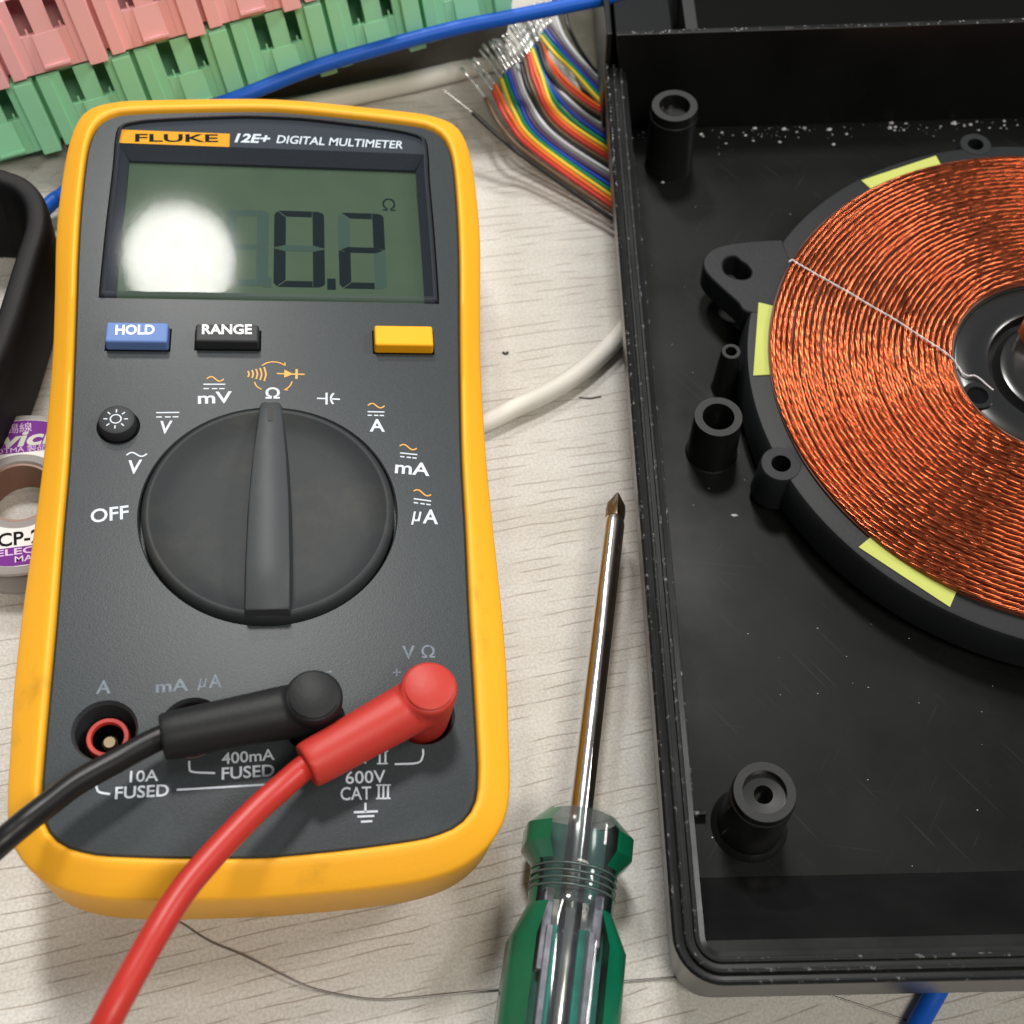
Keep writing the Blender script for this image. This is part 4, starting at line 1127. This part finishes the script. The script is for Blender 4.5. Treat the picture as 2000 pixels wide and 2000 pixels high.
for u in (-2 * BW, 5.2 * BW):
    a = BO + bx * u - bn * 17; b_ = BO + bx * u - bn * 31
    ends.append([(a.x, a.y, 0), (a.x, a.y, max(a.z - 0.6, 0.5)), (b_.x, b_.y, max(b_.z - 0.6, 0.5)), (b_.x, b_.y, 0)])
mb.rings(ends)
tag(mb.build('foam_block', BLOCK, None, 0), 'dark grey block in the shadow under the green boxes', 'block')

def on_boxes(px, py, gap):                  # where a pixel's ray comes within gap of the front plane of the boxes
    v = C2W @ Vector(((px - 1000) / FPX, (py - 1000) / FPX, 1.0))
    return CAM + v * (((BO + bn * gap - CAM).dot(bn)) / v.dot(bn))
bp_ = [P(70, 425, 6), P(105, 392, 6), P(128, 376, 7), P(190, 318, 8), P(300, 244, 9), on_boxes(445, 198, 6.5)] + [on_boxes(x, y, 5.0) for x, y in ((600, 137), (745, 93), (890, 55), (1000, 33), (1125, 8), (1240, -16))] + [on_boxes(1400, -55, 3)]
mb = MB(); mb.tube(crv(bp_, 14), 2.15, 16)
tag(mb.build('cable', BLUEC, None, 180), 'thin blue cable running along the foot of the green boxes', 'cable')

# ------------------------------------------------------------------ black grip at the left edge
hp = [(0, 343), (40, 360), (66, 392), (70, 440), (50, 505), (33, 560), (12, 625), (-20, 705), (-70, 800), (-150, 860), (-230, 850), (-270, 740), (-260, 600), (-210, 460), (-130, 370), (-60, 343)]
cen = [P(x, y, 29) for x, y in hp]
cen = crv(cen + [cen[0]], 8)[:-1]
mb = MB()
def oval(i):
    return [(3.0 * math.copysign(abs(math.cos(a)) ** 0.42, math.cos(a)), 14.6 * math.copysign(abs(math.sin(a)) ** 0.3, math.sin(a))) for a in [2 * math.pi * k_ / 36 for k_ in range(36)]]
mb.sweep([Vector((q.x, q.y, 14.9)) for q in cen], oval, 0, False, True)
tag(mb.build('tool_handle', HANDLE, None, 50), 'black plastic loop handle of a tool left of the multimeter', 'tool handle')

# ------------------------------------------------------------------ spool of desoldering braid
SC = Vector((-59.5, 22.5, 0)); SR = 22.3; SH = 10.6
spool = thing('solder_wick_spool', 'flat clear spool with a white and purple label left of the multimeter', 'spool', tuple(SC))
mb = MB(); mb.lathe([(9.0, 0.3), (SR, 0.3), (SR, 1.6), (SR - 0.5, 1.8), (9.0, 1.8)], (0, 0), 72, 0, False, False); mb.build('flange', SPOOLP, spool, 35)
mb = MB(); mb.lathe([(8.2, SH - 0.6), (8.6, SH), (SR - 0.6, SH), (SR, SH - 0.4), (SR, SH - 1.5), (9.2, SH - 1.5)], (0, 0), 72, 0, False, False); mb.build('flange', SPOOLP, spool, 35)
mb = MB(); mb.lathe([(9.2, 1.8), (9.2, SH - 1.5)], (0, 0), 48, 0, False, False); mb.lathe([(7.6, 0.4), (7.6, SH - 0.6), (8.2, SH - 0.6)], (0, 0), 48, 0, False, False); mb.build('spool_core', mat('amber_core_plastic', (0.24, 0.12, 0.08), 0.4), spool, 35)
mb = MB(); mb.lathe([(10, 2.0), (18.5, 2.2), (18.8, 5.5), (18.5, SH - 1.8), (10, SH - 1.7)], (0, 0), 64, 0, False, False); mb.build('braid', BRAID, spool, 35)
mb = MB(); ZS = SH + 0.05
def annulus(mb, r0, r1, a0, a1, z, m, n=48):
    v = []
    for i in range(n + 1):
        a = R(a0 + (a1 - a0) * i / n); v += [(r0 * math.cos(a), r0 * math.sin(a), z), (r1 * math.cos(a), r1 * math.sin(a), z)]
    mb.add(v, [(2 * i, 2 * i + 1, 2 * i + 3, 2 * i + 2) for i in range(n)], m)
annulus(mb, 10.4, 20.6, 0, 360, ZS, 0, 96)
def capseg(mb, y0, y1, r, z, m):            # part of a disc between two chords
    L = []; Rt = []
    for i in range(25):
        y = y0 + (y1 - y0) * i / 24; x = math.sqrt(max(r * r - y * y, 0)); L.append((-x, y, z)); Rt.append((x, y, z))
    mb.add(L + Rt, [(i, 25 + i, 26 + i, i + 1) for i in range(24)], m)
LAB = R(6)
capseg(mb, 10.9, 20.4, 20.5, ZS + 0.04, 1); capseg(mb, -20.4, -15.4, 20.5, ZS + 0.04, 1)
place_text(mb, '吸錫線', (-1.0, 18.2, ZS + 0.08), 9, 2.9, 0, 0, 0.0, 3)
place_text(mb, 'wick', (2.6, 14.9, ZS + 0.08), 17, 4.6, 0, 0.25, 0.03, 2)
place_text(mb, 'GOOTMA 製品', (-1, 11.9, ZS + 0.08), 15, 1.9, 0, 0, 0.0, 3)
place_text(mb, 'CP-2015', (3.2, -13.1, ZS + 0.08), 16.5, 3.7, 0, 0, 0.02, 4)
place_text(mb, 'ELECTRIC', (3.0, -16.6, ZS + 0.08), 17, 1.75, 0, 0, 0.02, 3)
place_text(mb, 'MADE IN', (4.0, -18.7, ZS + 0.08), 11, 1.6, 0, 0, 0.01, 3)
lb = mb.build('spool_label', [LABELW, LABELP, LABELG, LABELL, BLKINK], spool, 0)
lb.rotation_euler = (0, 0, R(8))

# ------------------------------------------------------------------ scrap of clear film between the boxes and the handle
mb = MB()
a0 = P(30, 345, 1); a1 = P(140, 300, 1); n1, n2 = 18, 10
g = []
for j in range(n2 + 1):
    for i in range(n1 + 1):
        p = Vector((a0.x - 8, a0.y - 10, 0)) + Vector((36 * i / n1, 10 * i / n1 + 16 * j / n2, 0))
        p.z = 2.0 + 2.2 * noise.noise(p * 0.22) + 1.1 * noise.noise(p * 0.6)
        g.append(p)
mb.add(g, [(j * (n1 + 1) + i, j * (n1 + 1) + i + 1, (j + 1) * (n1 + 1) + i + 1, (j + 1) * (n1 + 1) + i) for j in range(n2) for i in range(n1)])
tag(mb.build('plastic_film', FILM, None, 180), 'crumpled scrap of clear plastic film behind the black handle', 'plastic film')
